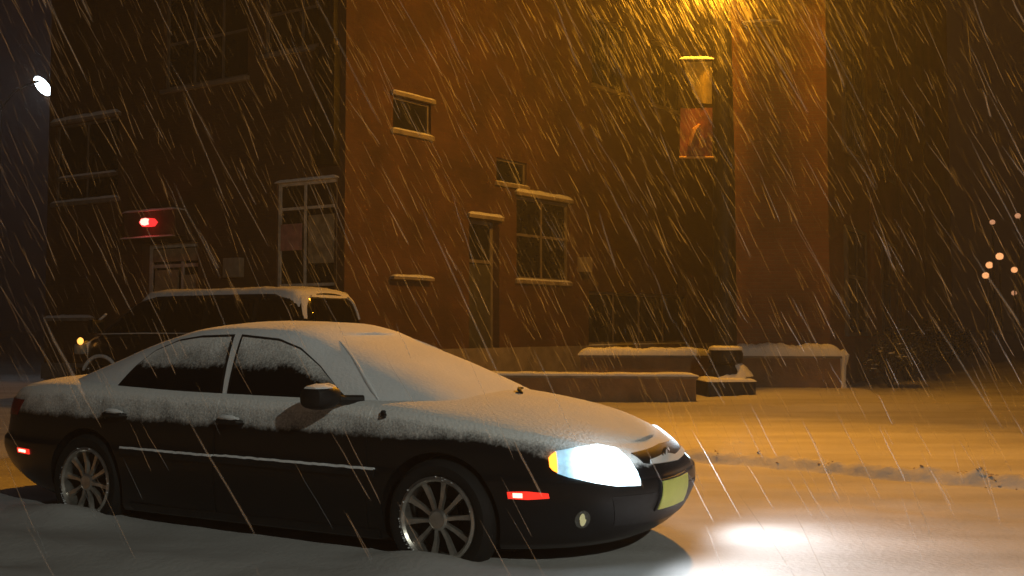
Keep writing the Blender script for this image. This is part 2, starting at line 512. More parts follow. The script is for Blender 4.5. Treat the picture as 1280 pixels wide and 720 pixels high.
# ------------------------------------------------------------------ ground
def ground_h(x, y):
    h = 0.105 + 0.018*fbm(x*0.5, y*0.5) + 0.007*fbm(x*2.5, y*2.5, 5)
    c, s = math.cos(CAR_YAW), math.sin(CAR_YAW)
    dx, dy = x-CAR_O.x, y-CAR_O.y
    X = c*dx + s*dy; Y = -s*dx + c*dy
    # ruts beside the sedan
    for yy, wd, dp in ((-1.75, 0.16, 0.05), (-2.15, 0.13, -0.03), (-1.42, 0.12, -0.02), (-2.55, 0.15, 0.04), (1.9, 0.2, 0.02), (2.6, 0.25, 0.02)):
        q = (Y-yy-0.05*math.sin(X*0.7)-0.02*X)/wd
        if abs(q) < 3: h -= dp*math.exp(-q*q)*(0.75+0.5*fbm(X*1.3, yy, 2))
    # snow pushed up round the tyres
    for cx, cy, rr, a in ((1.30, -1.0, 0.34, 0.075), (-1.45, -0.98, 0.32, 0.075), (-1.95, -1.05, 0.4, 0.03), (1.8, -1.0, 0.35, 0.02)):
        q = ((X-cx)**2 + ((Y-cy)*1.6)**2)/rr**2
        if q < 8: h += a*math.exp(-q)
    # churned ridge left by the plough
    ry = 9.25 + (x-1.76)*(-0.665)
    q = (y-ry-0.12*fbm(x*0.9, 3, 1))/0.20
    if abs(q) < 3.5 and x > 0.9:
        fade = min(1, (x-0.9)/0.8) * (1 if x < 4.4 else max(0, 1-(x-4.4)/3))
        h += fade*(0.075*math.exp(-q*q)*(0.6+0.9*abs(fbm(x*4, y*6, 8))) - 0.04*math.exp(-((q+1.4)*1.6)**2))
        h += fade*0.030*fbm(x*9, y*11, 4)*math.exp(-q*q*0.6)
    # snow drifted against the foot of the low wall and the lamp post
    if 11 < y < 22 and -8 < x < 9:
        q = (y-(15.35-0.13*x)-0.10*fbm(x*0.7, 9, 1))/0.8
        h += 0.035*math.exp(-q*q)*(0.7+0.6*fbm(x*0.8, 2, 6))
        q2 = ((x-4.5)**2 + ((y-16.7)*1.2)**2)/0.8
        h += 0.03*math.exp(-q2)
        q3 = (y-17.3)/0.6
        if 4 < x < 6.6: h += 0.09*math.exp(-q3*q3)
    if x > 7 and y > 16:
        v = min(1, (x-7)/6)*min(1, (y-16)/8); h += 0.32*v*v*(3-2*v)
    # pavement raised along the building, its kerb buried
    e = 14.0 + 0.05*(x-3)
    if x > 2.0:
        v = min(1, max(0, (y-e)/0.35)); h += 0.05*v*v*(3-2*v)*min(1, (x-2)/1.5)
    return h

def axis(a0, b0, fine, lo, hi, grow=1.22):
    v = list(np.arange(a0, b0, fine)); s = fine
    while v[-1] < hi: s *= grow; v.append(v[-1]+s)
    s = fine
    while v[0] > lo: s *= grow; v.insert(0, v[0]-s)
    return v
xs = axis(-6.5, 8.5, 0.05, -230, 230, 1.15)
ys = axis(4.3, 11.0, 0.045, -50, 380, 1.06)
gv = [(x, y, ground_h(x, y)) for y in ys for x in xs]
nx = len(xs)
gf = [(j*nx+i, j*nx+i+1, (j+1)*nx+i+1, (j+1)*nx+i) for j in range(len(ys)-1) for i in range(nx-1)]
tag(mesh_obj('snowy_road', gv, gf, GROUND_SNOW), kind='structure')

SLUSH = plain('brown_slush', (0.36, 0.25, 0.16), 0.8, var=0.35, scale=9, bump=0.6, bs=25)
mb = MB(); rng = random.Random(4)
for k in range(520):
    x = rng.uniform(1.3, 5.6)
    if rng.random() > 0.06+1.5*max(0, fbm(x*1.1, 2, 2)+0.05): continue
    y = 9.25 + (x-1.76)*(-0.665) + rng.gauss(0, 0.16) + 0.12*fbm(x*0.9, 3, 1)
    r = rng.uniform(0.005, 0.017)*rng.choice((0.6, 1, 1)); z = ground_h(x, y)
    M_ = Matrix.Translation((x, y, z+r*0.1)) @ Matrix.Rotation(rng.uniform(0, 6), 4, Vector((rng.gauss(0,.3), rng.gauss(0,.3), 1)).normalized()) @ Matrix.Diagonal((rng.uniform(1, 2.4), rng.uniform(0.7, 1.2), rng.uniform(0.4, 0.8), 1))
    mb.lathe([(0.0001, -r*.8), (r*.7, -r*.5), (r, 0), (r*rng.uniform(.4, .8), r*.6), (0.0001, r*.85)], 7, M_, cap=False)
tag(mb.build('slush', SLUSH), 'brown lumps of slush strewn along the ploughed kerb line', 'slush', kind='stuff')

# ------------------------------------------------------------------ sedan
car = empty('parked_sedan', CAR_O, CAR_YAW)
tag(car, 'dark sedan in front, snow on its roof and hood, headlights lit', 'car')

keys = [  # z-fraction level, xf, xr, W, n, m
    (0.00, 2.28, -2.36, 0.80, 3.0, 2.6),
    (0.06, 2.38, -2.50, 0.845, 3.0, 2.6),
    (0.22, 2.48, -2.68, 0.875, 3.0, 2.6),
    (0.42, 2.53, -2.74, 0.89, 3.0, 2.6),
    (0.50, 2.525, -2.74, 0.89, 3.0, 2.6),
    (0.55, 2.50, -2.71, 0.882, 3.0, 2.6),
    (0.72, 2.45, -2.68, 0.882, 3.0, 2.6),
    (0.86, 2.41, -2.66, 0.868, 3.0, 2.6),
    (0.96, 2.35, -2.62, 0.835, 3.0, 2.6),
    (1.00, 2.29, -2.55, 0.79, 3.0, 2.6),
]
EDGE = [(-2.7, 0.87), (-2.5, 0.93), (-2.1, 0.975), (-1.5, 0.985), (-0.5, 0.965), (0.5, 0.955), (1.0, 0.94), (1.45, 0.895), (1.9, 0.825), (2.15, 0.765), (2.32, 0.715)]
BOT = [(-2.65, 0.34), (-2.3, 0.26), (-1.9, 0.21), (-1.2, 0.165), (1.2, 0.175), (1.9, 0.19), (2.4, 0.21)]
def car_z(fr, x):
    b = interp(BOT, x); mid = 0.565; e = interp(EDGE, x)
    # levels below .50 follow the sills, above follow the beltline
    if fr <= 0.5: return b + (mid-b)*fr/0.5
    return mid + (e-mid)*(fr-0.5)/0.5
CROWN = [(-2.6, 0.93), (-2.4, 0.995), (-2.2, 1.015), (-1.6, 1.03), (-0.5, 1.0), (1.0, 1.0), (1.42, 0.965), (1.75, 0.915), (2.05, 0.84), (2.2, 0.79), (2.30, 0.74)]
def car_top(x, s, z):
    c = max(interp(CROWN, x), z+0.002)
    return z + (c-z)*(1-s**2.6)
NREAR = (9.0, 2.8)
bm = loft_shell(dense_rows(keys, 5), car_z, 260, car_top, 16, 0.8, lump=0.006)
NREAR = None
bvh_body = BVHTree.FromBMesh(bm)
body = bm_obj('body', bm, CAR_PAINT, car, sharp=60)
# wheel openings cut out of the body
for wx in (1.385, -1.38):
    for sy in (-1, 1):
        mb = MB().lathe([(0.355, -0.22), (0.355, 0.25)], 56, Matrix.Translation((wx, sy*0.80, 0.345)) @ Matrix.Rotation(R(90), 4, 'X'))
        cut = mb.build('arch_cutter', PLASTIC)
        cut.parent = car
        md = body.modifiers.new('arch', 'BOOLEAN'); md.object = cut; md.solver = 'EXACT'; md.operation = 'DIFFERENCE'
        cut['tmp'] = 1
bpy.context.view_layer.update()
dg = bpy.context.evaluated_depsgraph_get()
new = bpy.data.meshes.new_from_object(body.evaluated_get(dg), preserve_all_data_layers=False, depsgraph=dg)
body.modifiers.clear(); body.data = new; new.name = 'body'
new.materials.clear(); new.materials.append(CAR_PAINT)
for p in new.polygons: p.material_index = 0
new.shade_smooth(); new.set_sharp_from_angle(angle=R(50))
for o in [o for o in list(COL.objects) if o.get('tmp')]:
    bpy.data.objects.remove(o)

# greenhouse
gkeys = [
    (0.00, 1.42, -2.12, 0.790, 3.4, 5.0),
    (0.25, 1.19, -1.87, 0.752, 3.4, 4.8),
    (0.50, 0.95, -1.60, 0.705, 3.4, 4.6),
    (0.75, 0.68, -1.34, 0.650, 3.3, 4.4),
    (0.92, 0.48, -1.13, 0.605, 3.2, 4.2),
    (1.00, 0.36, -1.00, 0.565, 3.1, 4.0),
]
def gh_z(fr, x):
    base = interp([(-1.9, 0.95), (0, 0.93), (1.4, 0.93)], x)
    top = interp([(-1.0, 1.335), (-0.35, 1.372), (0.1, 1.362), (0.45, 1.315)], x)
    if fr > 0.92: return base + (top-base)*(0.92 + (fr-0.92)*1.0)
    return base + (top-base)*fr
def gh_top(x, s, z):
    c = interp([(-1.0, 1.375), (-0.35, 1.428), (0.1, 1.412), (0.37, 1.345)], x)
    return z + (max(c, z+0.002)-z)*(1-s**2.4)
bm = loft_shell(dense_rows(gkeys, 5), gh_z, 220, gh_top, 16, -0.2, lump=0.005)
bvh_g = BVHTree.FromBMesh(bm)
bm_obj('cabin', bm, SNOW, car, sharp=60)

side = lambda q: (q[0], 0.0, q[1])
for sy in (-1, 1):
    dr = (0, -sy, 0)
    s3 = lambda q, sy=sy: (q[0], sy*0.9, q[1])
    # dark window surrounds, then the glass a little proud of them
    rear_top = [(-1.22, 0.985), (-1.13, 1.12), (-1.02, 1.225), (-0.82, 1.297), (-0.60, 1.325), (-0.31, 1.334)]
    rear_bot = [(-1.22, 0.972), (-0.25, 0.962)]
    front_top = [(-0.25, 1.334), (0.07, 1.308), (0.25, 1.252), (0.44, 1.142), (0.64, 1.0), (0.77, 0.915)]
    front_bot = [(-0.21, 0.962), (0.75, 0.905)]
    for tname, tp, bt in (('rear', rear_top, rear_bot), ('front', front_top, front_bot)):
        fr_ = patch_obj('window_frame', bvh_g, tp, bt, s3, dr, PLASTIC, car, nu=40, nv=10, off=0.0035, thick=0.006)
        # glass inset from the frame outline
        cxm = sum(p[0] for p in tp+bt)/len(tp+bt); czm = 1.08
        sh = lambda p: (cxm + (p[0]-cxm)*0.965, czm + (p[1]-czm)*0.93)
        patch_obj('side_window', bvh_g, [sh(p) for p in tp], [sh(p) for p in bt], s3, dr, CAR_WIN, car, nu=40, nv=10, off=0.0065, thick=0.004)

    # doors: panels a little proud of the body, the seam between them left open
    def door_panel(x0, x1, cutw):
        tp = [(x0, 0.935), (x1, 0.925)]
        if cutw:   # rear door follows the wheel opening
            bt = [(x0, 0.72), (-0.98, 0.60), (-0.93, 0.42), (-0.90, 0.245), (x1, 0.235)]
        else:
            bt = [(x0, 0.235), (x1, 0.245)]
        return patch_obj('door', bvh_body, tp, bt, s3, dr, CAR_PAINT, car, nu=44, nv=22, off=0.0045, thick=0.002)
    d1 = door_panel(-1.22, -0.215, True)
    d2 = door_panel(-0.195, 0.93, False)
    for d_, hx in ((d1, -1.08), (d2, -0.08)):
        mb = MB()
        y = sy*0.893
        mb.tube([(hx-0.10, y-sy*0.008, 0.802), (hx-0.075, y+sy*0.020, 0.806), (hx, y+sy*0.030, 0.806), (hx+0.075, y+sy*0.020, 0.806), (hx+0.10, y-sy*0.008, 0.802)], [0.012, 0.017, 0.018, 0.017, 0.012], 10)
        hd = mb.build('handle', PLASTIC, d_)
        mb = MB()
        mb.tube([(hx-0.085, y+sy*0.012, 0.822), (hx-0.03, y+sy*0.026, 0.832), (hx+0.04, y+sy*0.026, 0.830), (hx+0.085, y+sy*0.012, 0.822)], [0.008, 0.016, 0.016, 0.008], 8)
        mb.build('handle_snow', SNOW, d_)
        patch_obj('handle_recess', bvh_body, [(hx-0.11, 0.797), (hx, 0.800), (hx+0.11, 0.797)], [(hx-0.09, 0.767), (hx, 0.757), (hx+0.09, 0.767)], s3, dr, PLASTIC, d_, nu=14, nv=4, off=0.0065, thick=0.002)
    # side molding strips with snow lying on them
    for x0, x1 in ((-1.02, -0.215), (-0.195, 0.99)):
        patch_obj('side_molding', bvh_body, [(x0, 0.588), (x1, 0.583)], [(x0, 0.548), (x1, 0.543)], s3, dr, PLASTIC, car, nu=30, nv=2, off=0.016, thick=0.0)
        vs, fs = patch(bvh_body, [(x0, 0.597), (x1, 0.592)], [(x0, 0.583), (x1, 0.578)], s3, dr, nu=90, nv=2, off=0.020, thick=0.0)
        vs = [Vector((v[0], v[1]+sy*0.004*fbm(v[0]*14, 1), v[2]+0.004*fbm(v[0]*16, 2))) for v in vs]
        MB().add(vs, fs).build('molding_snow', SNOW, car)
    # sill skirt
    patch_obj('sill', bvh_body, [(-0.97, 0.235), (1.0, 0.245)], [(-0.95, 0.19), (1.0, 0.20)], s3, dr, PLASTIC, car, nu=30, nv=2, off=0.010, thick=0.0)
    # door mirror
    mb = MB()
    mb.tube([(0.80, sy*0.74, 0.955), (0.74, sy*0.84, 0.962), (0.70, sy*0.90, 0.97)], [0.030, 0.028, 0.035], 10)
    mir = mb.build('door_mirror', PLASTIC, car)
    rows = []
    mb = MB()
    for k, (yy, hw, hh, ox) in enumerate(((0.865, 0.03, 0.03, 0.0), (0.88, 0.07, 0.052, 0.0), (0.93, 0.088, 0.070, -0.005), (1.00, 0.088, 0.073, -0.012), (1.05, 0.070, 0.060, -0.02), (1.068, 0.03, 0.03, -0.025))):
        rows.append([(0.68+ox+hw*math.copysign(abs(math.cos(a))**0.7, math.cos(a)), sy*yy, 0.985+hh*math.copysign(abs(math.sin(a))**0.75, math.sin(a))) for a in [2*math.pi*i/20 for i in range(20)]])
    vs = [p for r in rows for p in r]; fs = []
    for k in range(len(rows)-1):
        for i in range(20):
            j = (i+1) % 20; fs.append((k*20+i, k*20+j, (k+1)*20+j, (k+1)*20+i))
    fs += [tuple(range(20)), tuple(5*20+i for i in range(20))]
    mb.add(vs, fs).build('mirror_shell', PLASTIC, mir)
    mb = MB()
    vs = []; fs = []
    for k in range(8):
        yy = 0.875+0.19*k/7; hw = 0.075*math.sin(math.pi*(k+0.6)/8.2)**0.4
        for i in range(9):
            a = math.pi*i/8
            vs.append((0.672-0.0*k+hw*math.cos(a), sy*yy, 1.035+0.032*math.sin(a)*(0.8+0.3*fbm(k*.5, i*.3))*math.sin(math.pi*(k+0.7)/8.4)**0.5))
    for k in range(7):
        for i in range(8): fs.append((k*9+i, k*9+i+1, (k+1)*9+i+1, (k+1)*9+i))
        fs.append((k*9+8, k*9, (k+1)*9, (k+1)*9+8))
    fs += [tuple(range(9)), tuple(63+i for i in range(9))]
    mb.add(vs, fs).build('mirror_snow', SNOW, mir)

    # lights: side markers
    m1 = patch_obj('side_marker', bvh_body, [(1.79, 0.512), (1.89, 0.518), (2.00, 0.510)], [(1.795, 0.478), (1.90, 0.476), (2.005, 0.486)], s3, dr, RED_E, car, nu=14, nv=3, off=0.010, thick=0.004)
    patch_obj('marker_bulb', bvh_body, [(1.82, 0.508), (1.87, 0.508)], [(1.822, 0.485), (1.87, 0.485)], s3, dr, REDHOT_E, m1, nu=6, nv=3, off=0.013, thick=0.0)
    r3 = lambda q, sy=sy: (-q[0]*0.0 + q[0], sy*0.9, q[1])
    m2 = patch_obj('side_marker', bvh_body, [(-2.13, 0.522), (-1.98, 0.520)], [(-2.12, 0.490), (-1.97, 0.486)], s3, dr, RED_E, car, nu=8, nv=3, off=0.010, thick=0.004)
    patch_obj('marker_bulb', bvh_body, [(-2.10, 0.516), (-2.01, 0.514)], [(-2.10, 0.498), (-2.01, 0.496)], s3, dr, REDHOT_E, m2, nu=6, nv=3, off=0.013, thick=0.0)

    # headlight, wrapped round the corner; seen along the 45 degree direction
    dd = Vector((-1, -sy, 0)) if sy > 0 else Vector((-1, 1, 0))
    q3 = lambda q, sy=sy: (q[0]*0.7071 + 0.7071*0.9, sy*(-q[0]*0.7071) + sy*0.7071*0.9*0 + sy*0.0, q[1]) if False else (q[0]/math.sqrt(2) + 0.9, sy*(0.9 - q[0]/math.sqrt(2)) , q[1])
    # q[0] runs from the fender (small) to the grille (large)
    hl = patch_obj('headlight', bvh_body, [(0.925, 0.722), (1.04, 0.736), (1.167, 0.743), (1.287, 0.718), (1.336, 0.664), (1.365, 0.60)],
                   [(0.925, 0.612), (0.98, 0.592), (1.09, 0.568), (1.22, 0.545), (1.362, 0.54)], q3, dd, HEAD_E, car, nu=30, nv=8, off=0.012, thick=0.004)
    patch_obj('turn_signal', bvh_body, [(0.888, 0.690), (0.905, 0.708), (0.928, 0.720)], [(0.890, 0.645), (0.905, 0.627), (0.928, 0.614)], q3, dd, AMBER_E, car, nu=10, nv=6, off=0.014, thick=0.004)
    # fog lamp
    fx = patch_obj('fog_lamp', bvh_body, lambda u: (1.053-0.040*math.cos(math.pi*u), 0.372+0.048*math.sin(math.pi*u)), lambda u: (1.053-0.040*math.cos(math.pi*u), 0.372-0.048*math.sin(math.pi*u)), q3, dd, plain('fog_glass', (0.10, 0.10, 0.09), 0.15, bump=0.8, bs=60), car, nu=16, nv=8, off=0.004, thick=0.004)
    patch_obj('fog_bulb', bvh_body, lambda u: (1.050-0.014*math.cos(math.pi*u), 0.375+0.030*math.sin(math.pi*u)), lambda u: (1.055-0.016*math.cos(math.pi*u), 0.372-0.034*math.sin(math.pi*u)), q3, dd, FOG_E, fx, nu=12, nv=6, off=0.008, thick=0.0)
    # tail lamp
    patch_obj('tail_light', bvh_body, [(-2.40, 0.86), (-2.12, 0.86)], [(-2.40, 0.74), (-2.20, 0.75)], s3, dr, plain('tail_lens', (0.16, 0.01, 0.008), 0.3), car, nu=8, nv=5, off=0.006, thick=0.002)

for sy in (-1, 1):
    pts = []
    for k in range(9):
        t = k/8; q = Vector((0.40+0.50*t, 0, 1.285-0.325*t)); yy = 0.44+0.285*t
        hit = bvh_g.find_nearest(Vector((q.x, sy*yy, q.z)))[0]; pts.append(hit)
    mb = MB(); mb.tube(pts, [0.004, 0.008, 0.010, 0.009, 0.011, 0.010, 0.012, 0.011, 0.006], 7); mb.build('pillar_snow', SNOW, car)
# front face
f3 = lambda q: (2.6, q[0], q[1])
dF = (-1, 0, 0)
gr = patch_obj('grille', bvh_body, [(-0.37, 0.690), (0, 0.700), (0.37, 0.690)], [(-0.36, 0.640), (-0.25, 0.618), (0, 0.612), (0.25, 0.618), (0.36, 0.640)], f3, dF, DARKMETAL, car, nu=36, nv=6, off=0.006, thick=0.004)
patch_obj('grille_snow', bvh_body, [(-0.30, 0.648), (-0.10, 0.662), (0.02, 0.640), (0.30, 0.655)], [(-0.32, 0.628), (0, 0.612), (0.32, 0.628)], f3, dF, SNOW, gr, nu=30, nv=3, off=0.014, thick=0.002)
# emblem: chrome ring crossed by two slanting strokes
mb = MB()
e0, _, _, _ = bvh_body.ray_cast(Vector((3.2, -0.10, 0.665)), Vector((-1, 0, 0)))
ex = e0.x + 0.016
mb.tube([(ex, -0.10+0.060*math.sin(a), 0.665+0.034*math.cos(a)) for a in [2*math.pi*i/24 for i in range(25)]], 0.006, 6)
mb.tube([(ex, -0.135, 0.638), (ex, -0.106, 0.692)], 0.006, 6)
mb.tube([(ex, -0.065, 0.638), (ex, -0.094, 0.692)], 0.006, 6)
mb.build('emblem', CHROME, gr)
patch_obj('air_intake', bvh_body, [(-0.60, 0.49), (0, 0.50), (0.60, 0.49)], [(-0.54, 0.33), (0, 0.31), (0.54, 0.33)], f3, dF, PLASTIC, car, nu=30, nv=6, off=0.004, thick=0.002)
pl = patch_obj('licence_plate', bvh_body, [(-0.345, 0.548), (-0.055, 0.556)], [(-0.345, 0.404), (-0.055, 0.410)], f3, dF, plain('plate_yellow', (0.60, 0.62, 0.14), 0.5, var=0.08), car, nu=8, nv=4, off=0.022, thick=0.0)
patch_obj('plate_holder', bvh_body, [(-0.355, 0.556), (-0.045, 0.566)], [(-0.355, 0.392), (-0.045, 0.400)], f3, dF, PLASTIC, pl, nu=8, nv=4, off=0.016, thick=0.0)
# wipers poking out of the snow at the cowl
mb = MB(); mb.tube([(1.47, 0.02, 0.968), (1.44, 0.04, 0.985), (1.40, 0.12, 0.990), (1.37, 0.24, 0.985)], [0.008, 0.014, 0.012, 0.006], 6)
mb.build('wiper', PLASTIC, car)
mb = MB(); mb.tube([(1.03, -0.835, 0.86), (1.03, -0.865, 0.885), (1.02, -0.85, 0.905)], [0.008, 0.020, 0.016], 6)
mb.build('antenna_stub', PLASTIC, car)
# underbody
mb = MB(); mb.box((-1.9, -0.66, 0.16), (1.75, 0.66, 0.25)); mb.build('underbody', PLASTIC, car)

def tire_and_rim(parent, wx, sy, mat_rim, rad=0.325, rimr=0.232, width=0.21, spokes=10, z=0.325, yc=0.80, rot=0.0):
    """wheel > tyre, rim; axle along y, outer face towards sy"""
    T = Matrix.Translation((wx, sy*yc, z)) @ Matrix.Rotation(R(-90*sy), 4, 'X')
    hub = MB().lathe([(0.0001, -0.09), (0.10, -0.09), (0.10, 0.02), (0.0001, 0.02)], 24, T)
    whl = hub.build('wheel', DARKMETAL, parent)
    w2 = width/2
    MB().lathe([(rimr-0.012, -w2+0.01), (rimr+0.006, w2-0.010), (rimr+0.030, w2+0.002), (rad-0.030, w2), (rad-0.006, w2-0.028), (rad, w2-0.055), (rad, -w2+0.05), (rad-0.02, -w2+0.01), (rimr, -w2)], 64, T, cap=False).build('tyre', RUBBER, whl)
    rb = MB()
    rb.lathe([(rimr, w2-0.055), (rimr+0.004, w2-0.004), (rimr-0.012, w2+0.002), (rimr-0.024, w2-0.012), (rimr-0.030, w2-0.05), (rimr-0.028, -w2+0.02)], 64, T, cap=False)
    zf = w2-0.020
    rb.lathe([(0.055, zf-0.03), (0.058, zf-0.002), (0.045, zf+0.006), (0.030, zf+0.004), (0.0001, zf+0.006)], 28, T, cap=False)
    for k in range(spokes):
        a = 2*math.pi*k/spokes + rot
        Mx = T @ Matrix.Rotation(a, 4, 'Z')
        r0, r1 = 0.040, rimr-0.018
        w0, w1 = 0.013, 0.024
        vs = []
        for r, ww, zz, th in ((r0, w0, zf, 0.022), ((r0+r1)*0.45, w0*1.05, zf-0.012, 0.022), (r1*0.9, w1*0.8, zf-0.008, 0.02), (r1, w1*1.2, zf-0.004, 0.018)):
            vs += [(r, -ww, zz-th), (r, -ww*0.75, zz), (r, ww*0.75, zz), (r, ww, zz-th)]
        fs = []
        for q in range(3):
            for i in range(4):
                j = (i+1) % 4; fs.append((q*4+i, q*4+j, q*4+4+j, q*4+4+i))
        rb.add(vs, fs, Mx)
    rb.build('rim', mat_rim, whl, sharp=30)
    MB().lathe([(0.0001, -0.02), (rimr-0.03, -0.02), (rimr-0.03, -0.03), (0.0001, -0.03)], 40, T).build('brake_disc', DARKMETAL, whl)
    return whl

for wx in (1.385, -1.38):
    for sy in (-1, 1):
        wh = tire_and_rim(car, wx, sy, ALLOY, rad=0.325, z=0.335, yc=0.775, rot=0.15 if wx > 0 else 0.5)
        # snow packed on the tread edge and low in the rim
        mb = MB(); rng = random.Random(int(wx*10)+sy)
        for k in range(80):
            a = rng.gauss(3.9, 0.45) if k < 66 else rng.uniform(0, 6.28)
            rr = rng.choice((0.222, 0.236, 0.232)); s_ = rng.uniform(0.002, 0.0065)
            p = Vector((wx + rr*math.cos(a), sy*(0.775+0.108), 0.335 + rr*math.sin(a)))
            mb.lathe([(0.0001, -s_*0.6), (s_*0.8, -s_*0.3), (s_, 0), (s_*0.6, s_*0.6), (0.0001, s_*0.7)], 6, Matrix.Translation(p), cap=False)
        tag(mb.build('rim_snow', SNOW, wh), kind='stuff')

# ------------------------------------------------------------------ SUV behind
SO = Vector((-3.17, 14.0, 0.0)); SF = Vector((-0.905, 0.426, 0)).normalized(); SLft = Vector((-SF.y, SF.x, 0))
SL, SW = 5.06, 2.0
so = SO + SF*(SL/2) - SLft*(SW/2)
suv = empty('parked_suv', (so.x, so.y, 0.02), math.atan2(SF.y, SF.x))
tag(suv, 'black sport utility vehicle parked behind the sedan, its roof under snow', 'suv')
skeys = [
    (0.00, SL/2-0.10, -SL/2+0.10, 0.90, 5, 6), (0.15, SL/2-0.02, -SL/2+0.0, 0.96, 5, 6), (0.45, SL/2, -SL/2, 0.99, 5, 6),
    (0.80, SL/2-0.04, -SL/2+0.02, 0.99, 5, 6), (0.95, SL/2-0.08, -SL/2+0.04, 0.965, 5, 6), (1.0, SL/2-0.14, -SL/2+0.06, 0.93, 5, 6)]
def suv_z(fr, x):
    e = interp([(-2.6, 1.24), (0.8, 1.24), (1.4, 1.22), (2.2, 1.16), (2.6, 1.08)], x)
    return 0.32 + (e-0.32)*fr
def suv_top(x, s, z): return z + 0.05*(1-s**3)
bm = loft_shell(dense_rows(skeys, 3), suv_z, 160, suv_top, 8)
bvh_s = BVHTree.FromBMesh(bm)
bm_obj('body', bm, VANPAINT, suv, sharp=60)
sg = [(0.0, 2.22, -SL/2+0.05, 0.95, 6, 8), (0.3, 1.95, -SL/2+0.10, 0.925, 6, 8), (0.6, 1.66, -SL/2+0.15, 0.885, 6, 8), (0.9, 1.34, -SL/2+0.22, 0.84, 6, 7), (1.0, 1.17, -SL/2+0.27, 0.79, 6, 7)]
def sg_z(fr, x): return 1.18 + (interp([(-2.5, 1.86), (-1.5, 1.90), (0.7, 1.89), (1.3, 1.84)], x)-1.18)*fr
def sg_top(x, s, z): return z + 0.055*(1-s**2.5)
bm = loft_shell(dense_rows(sg, 4), sg_z, 160, sg_top, 10, -0.5)
bvh_sg = BVHTree.FromBMesh(bm)
bm_obj('cabin', bm, VANPAINT, suv, sharp=60)
# snow on the roof
vs, fs = [], []
nu_, nv_ = 70, 26
for j in range(nv_+1):
    for i in range(nu_+1):
        x = 1.15 - (1.15+SL/2-0.24)*i/nu_; y = -0.80 + 1.60*j/nv_
        e = min(1, (1-abs(2*i/nu_-1))*9)*min(1, (1-abs(2*j/nv_-1))*7)
        h = bvh_sg.ray_cast(Vector((x, y, 3)), Vector((0, 0, -1)))[0]
        z = h.z if h else 1.85
        vs.append((x, y*(1+0.01*fbm(x*3, y)), z - 0.02*(1-e) + e**0.5*(0.085+0.02*fbm(x*1.5, y*1.5, 2)+0.012*fbm(x*7, y*7, 3))))
for j in range(nv_):
    for i in range(nu_):
        a = j*(nu_+1)+i; fs.append((a, a+1, a+nu_+2, a+nu_+1))
mesh_obj('roof_snow', vs, fs, SNOW, suv)
b3 = lambda q: (-3.2, q[0], q[1]); dB = (1, 0, 0)
patch_obj('rear_window', bvh_sg, [(-0.77, 1.82), (0.77, 1.82)], [(-0.86, 1.29), (0.86, 1.29)], b3, dB, CARGLASS, suv, nu=16, nv=8, off=0.006, thick=0.01)
for sy in (-1, 1):
    s3 = lambda q, sy=sy: (q[0], sy*1.3, q[1]); dr = (0, -sy, 0)
    for tp, bt in (([(-2.40, 1.78), (-1.55, 1.81)], [(-2.46, 1.29), (-1.52, 1.29)]), ([(-1.45, 1.81), (-0.55, 1.82)], [(-1.43, 1.29), (-0.50, 1.29)]), ([(-0.45, 1.82), (0.40, 1.82)], [(-0.40, 1.29), (0.45, 1.29)]), ([(0.50, 1.82), (1.15, 1.78)], [(0.55, 1.29), (1.75, 1.29)])):
        patch_obj('side_window', bvh_sg, tp, bt, s3, dr, CARGLASS, suv, nu=16, nv=8, off=0.006, thick=0.01)
    # snow caught on the rear corner pillar and the belt line
    vs, fs = patch(bvh_sg, [(-SL/2+0.26, 1.86), (-SL/2+0.32, 1.86)], [(-SL/2+0.17, 1.50), (-SL/2+0.20, 1.50)], s3, dr, nu=6, nv=16, off=0.03, thick=0.0)
    MB().add(vs, fs).build('pillar_snow', SNOW, suv)
    mb = MB(); mb.tube([(1.9, sy*0.965, 1.255), (0.8, sy*0.975, 1.272), (-0.2, sy*0.975, 1.272)], [0.008, 0.010, 0.005], 6); mb.build('belt_snow', SNOW, suv)
    mb = MB(); mb.tube([(2.08, sy*0.90, 1.38), (1.98, sy*0.893, 1.47), (1.80, sy*0.88, 1.60)], [0.03, 0.022, 0.02], 6); mb.build('pillar_snow', SNOW, suv)
    mb = MB(); mb.box((1.72, sy*1.0-0.02 if sy > 0 else -1.22, 1.27), (1.84, 1.22 if sy > 0 else -0.98, 1.50)); mb.build('door_mirror', PLASTIC, suv, bevel=0.03)
    tire_and_rim(suv, 1.80, sy, ALLOY, rad=0.38, rimr=0.22, width=0.25, z=0.38, yc=0.885, spokes=6)
    tire_and_rim(suv, -1.62, sy, ALLOY, rad=0.38, rimr=0.22, width=0.25, z=0.38, yc=0.885, spokes=6)
    # headlamp cluster with amber lamp, fender lip and snow
    mb = MB(); mb.box((SL/2-0.20, sy*0.70-0.22 if sy > 0 else -0.93, 0.90), (SL/2-0.01, 0.93 if sy > 0 else -0.48, 1.08)); mb.build('headlight', plain('lens', (0.35, 0.35, 0.33), 0.15), suv, bevel=0.03)
    am = MB().lathe([(0.0001, -0.03), (0.05, -0.025), (0.065, 0.0), (0.05, 0.025), (0.0001, 0.03)], 18, Matrix.Translation((SL/2-0.22, sy*0.97, 1.13)) @ Matrix.Rotation(R(90), 4, 'X'), cap=False)
    am.build('turn_signal', emit('van_amber', (1.0, 0.42, 0.08), 2.2 if sy > 0 else 0.0), suv)
    mb = MB(); arc = [(1.80+0.46*math.cos(a), sy*0.985, 0.42+0.46*math.sin(a)) for a in [math.pi*(0.15+0.7*i/14) for i in range(15)]]
    mb.tube(arc, [0.02]+[0.032]*13+[0.02], 6); mb.build('fender_snow', SNOW, suv)
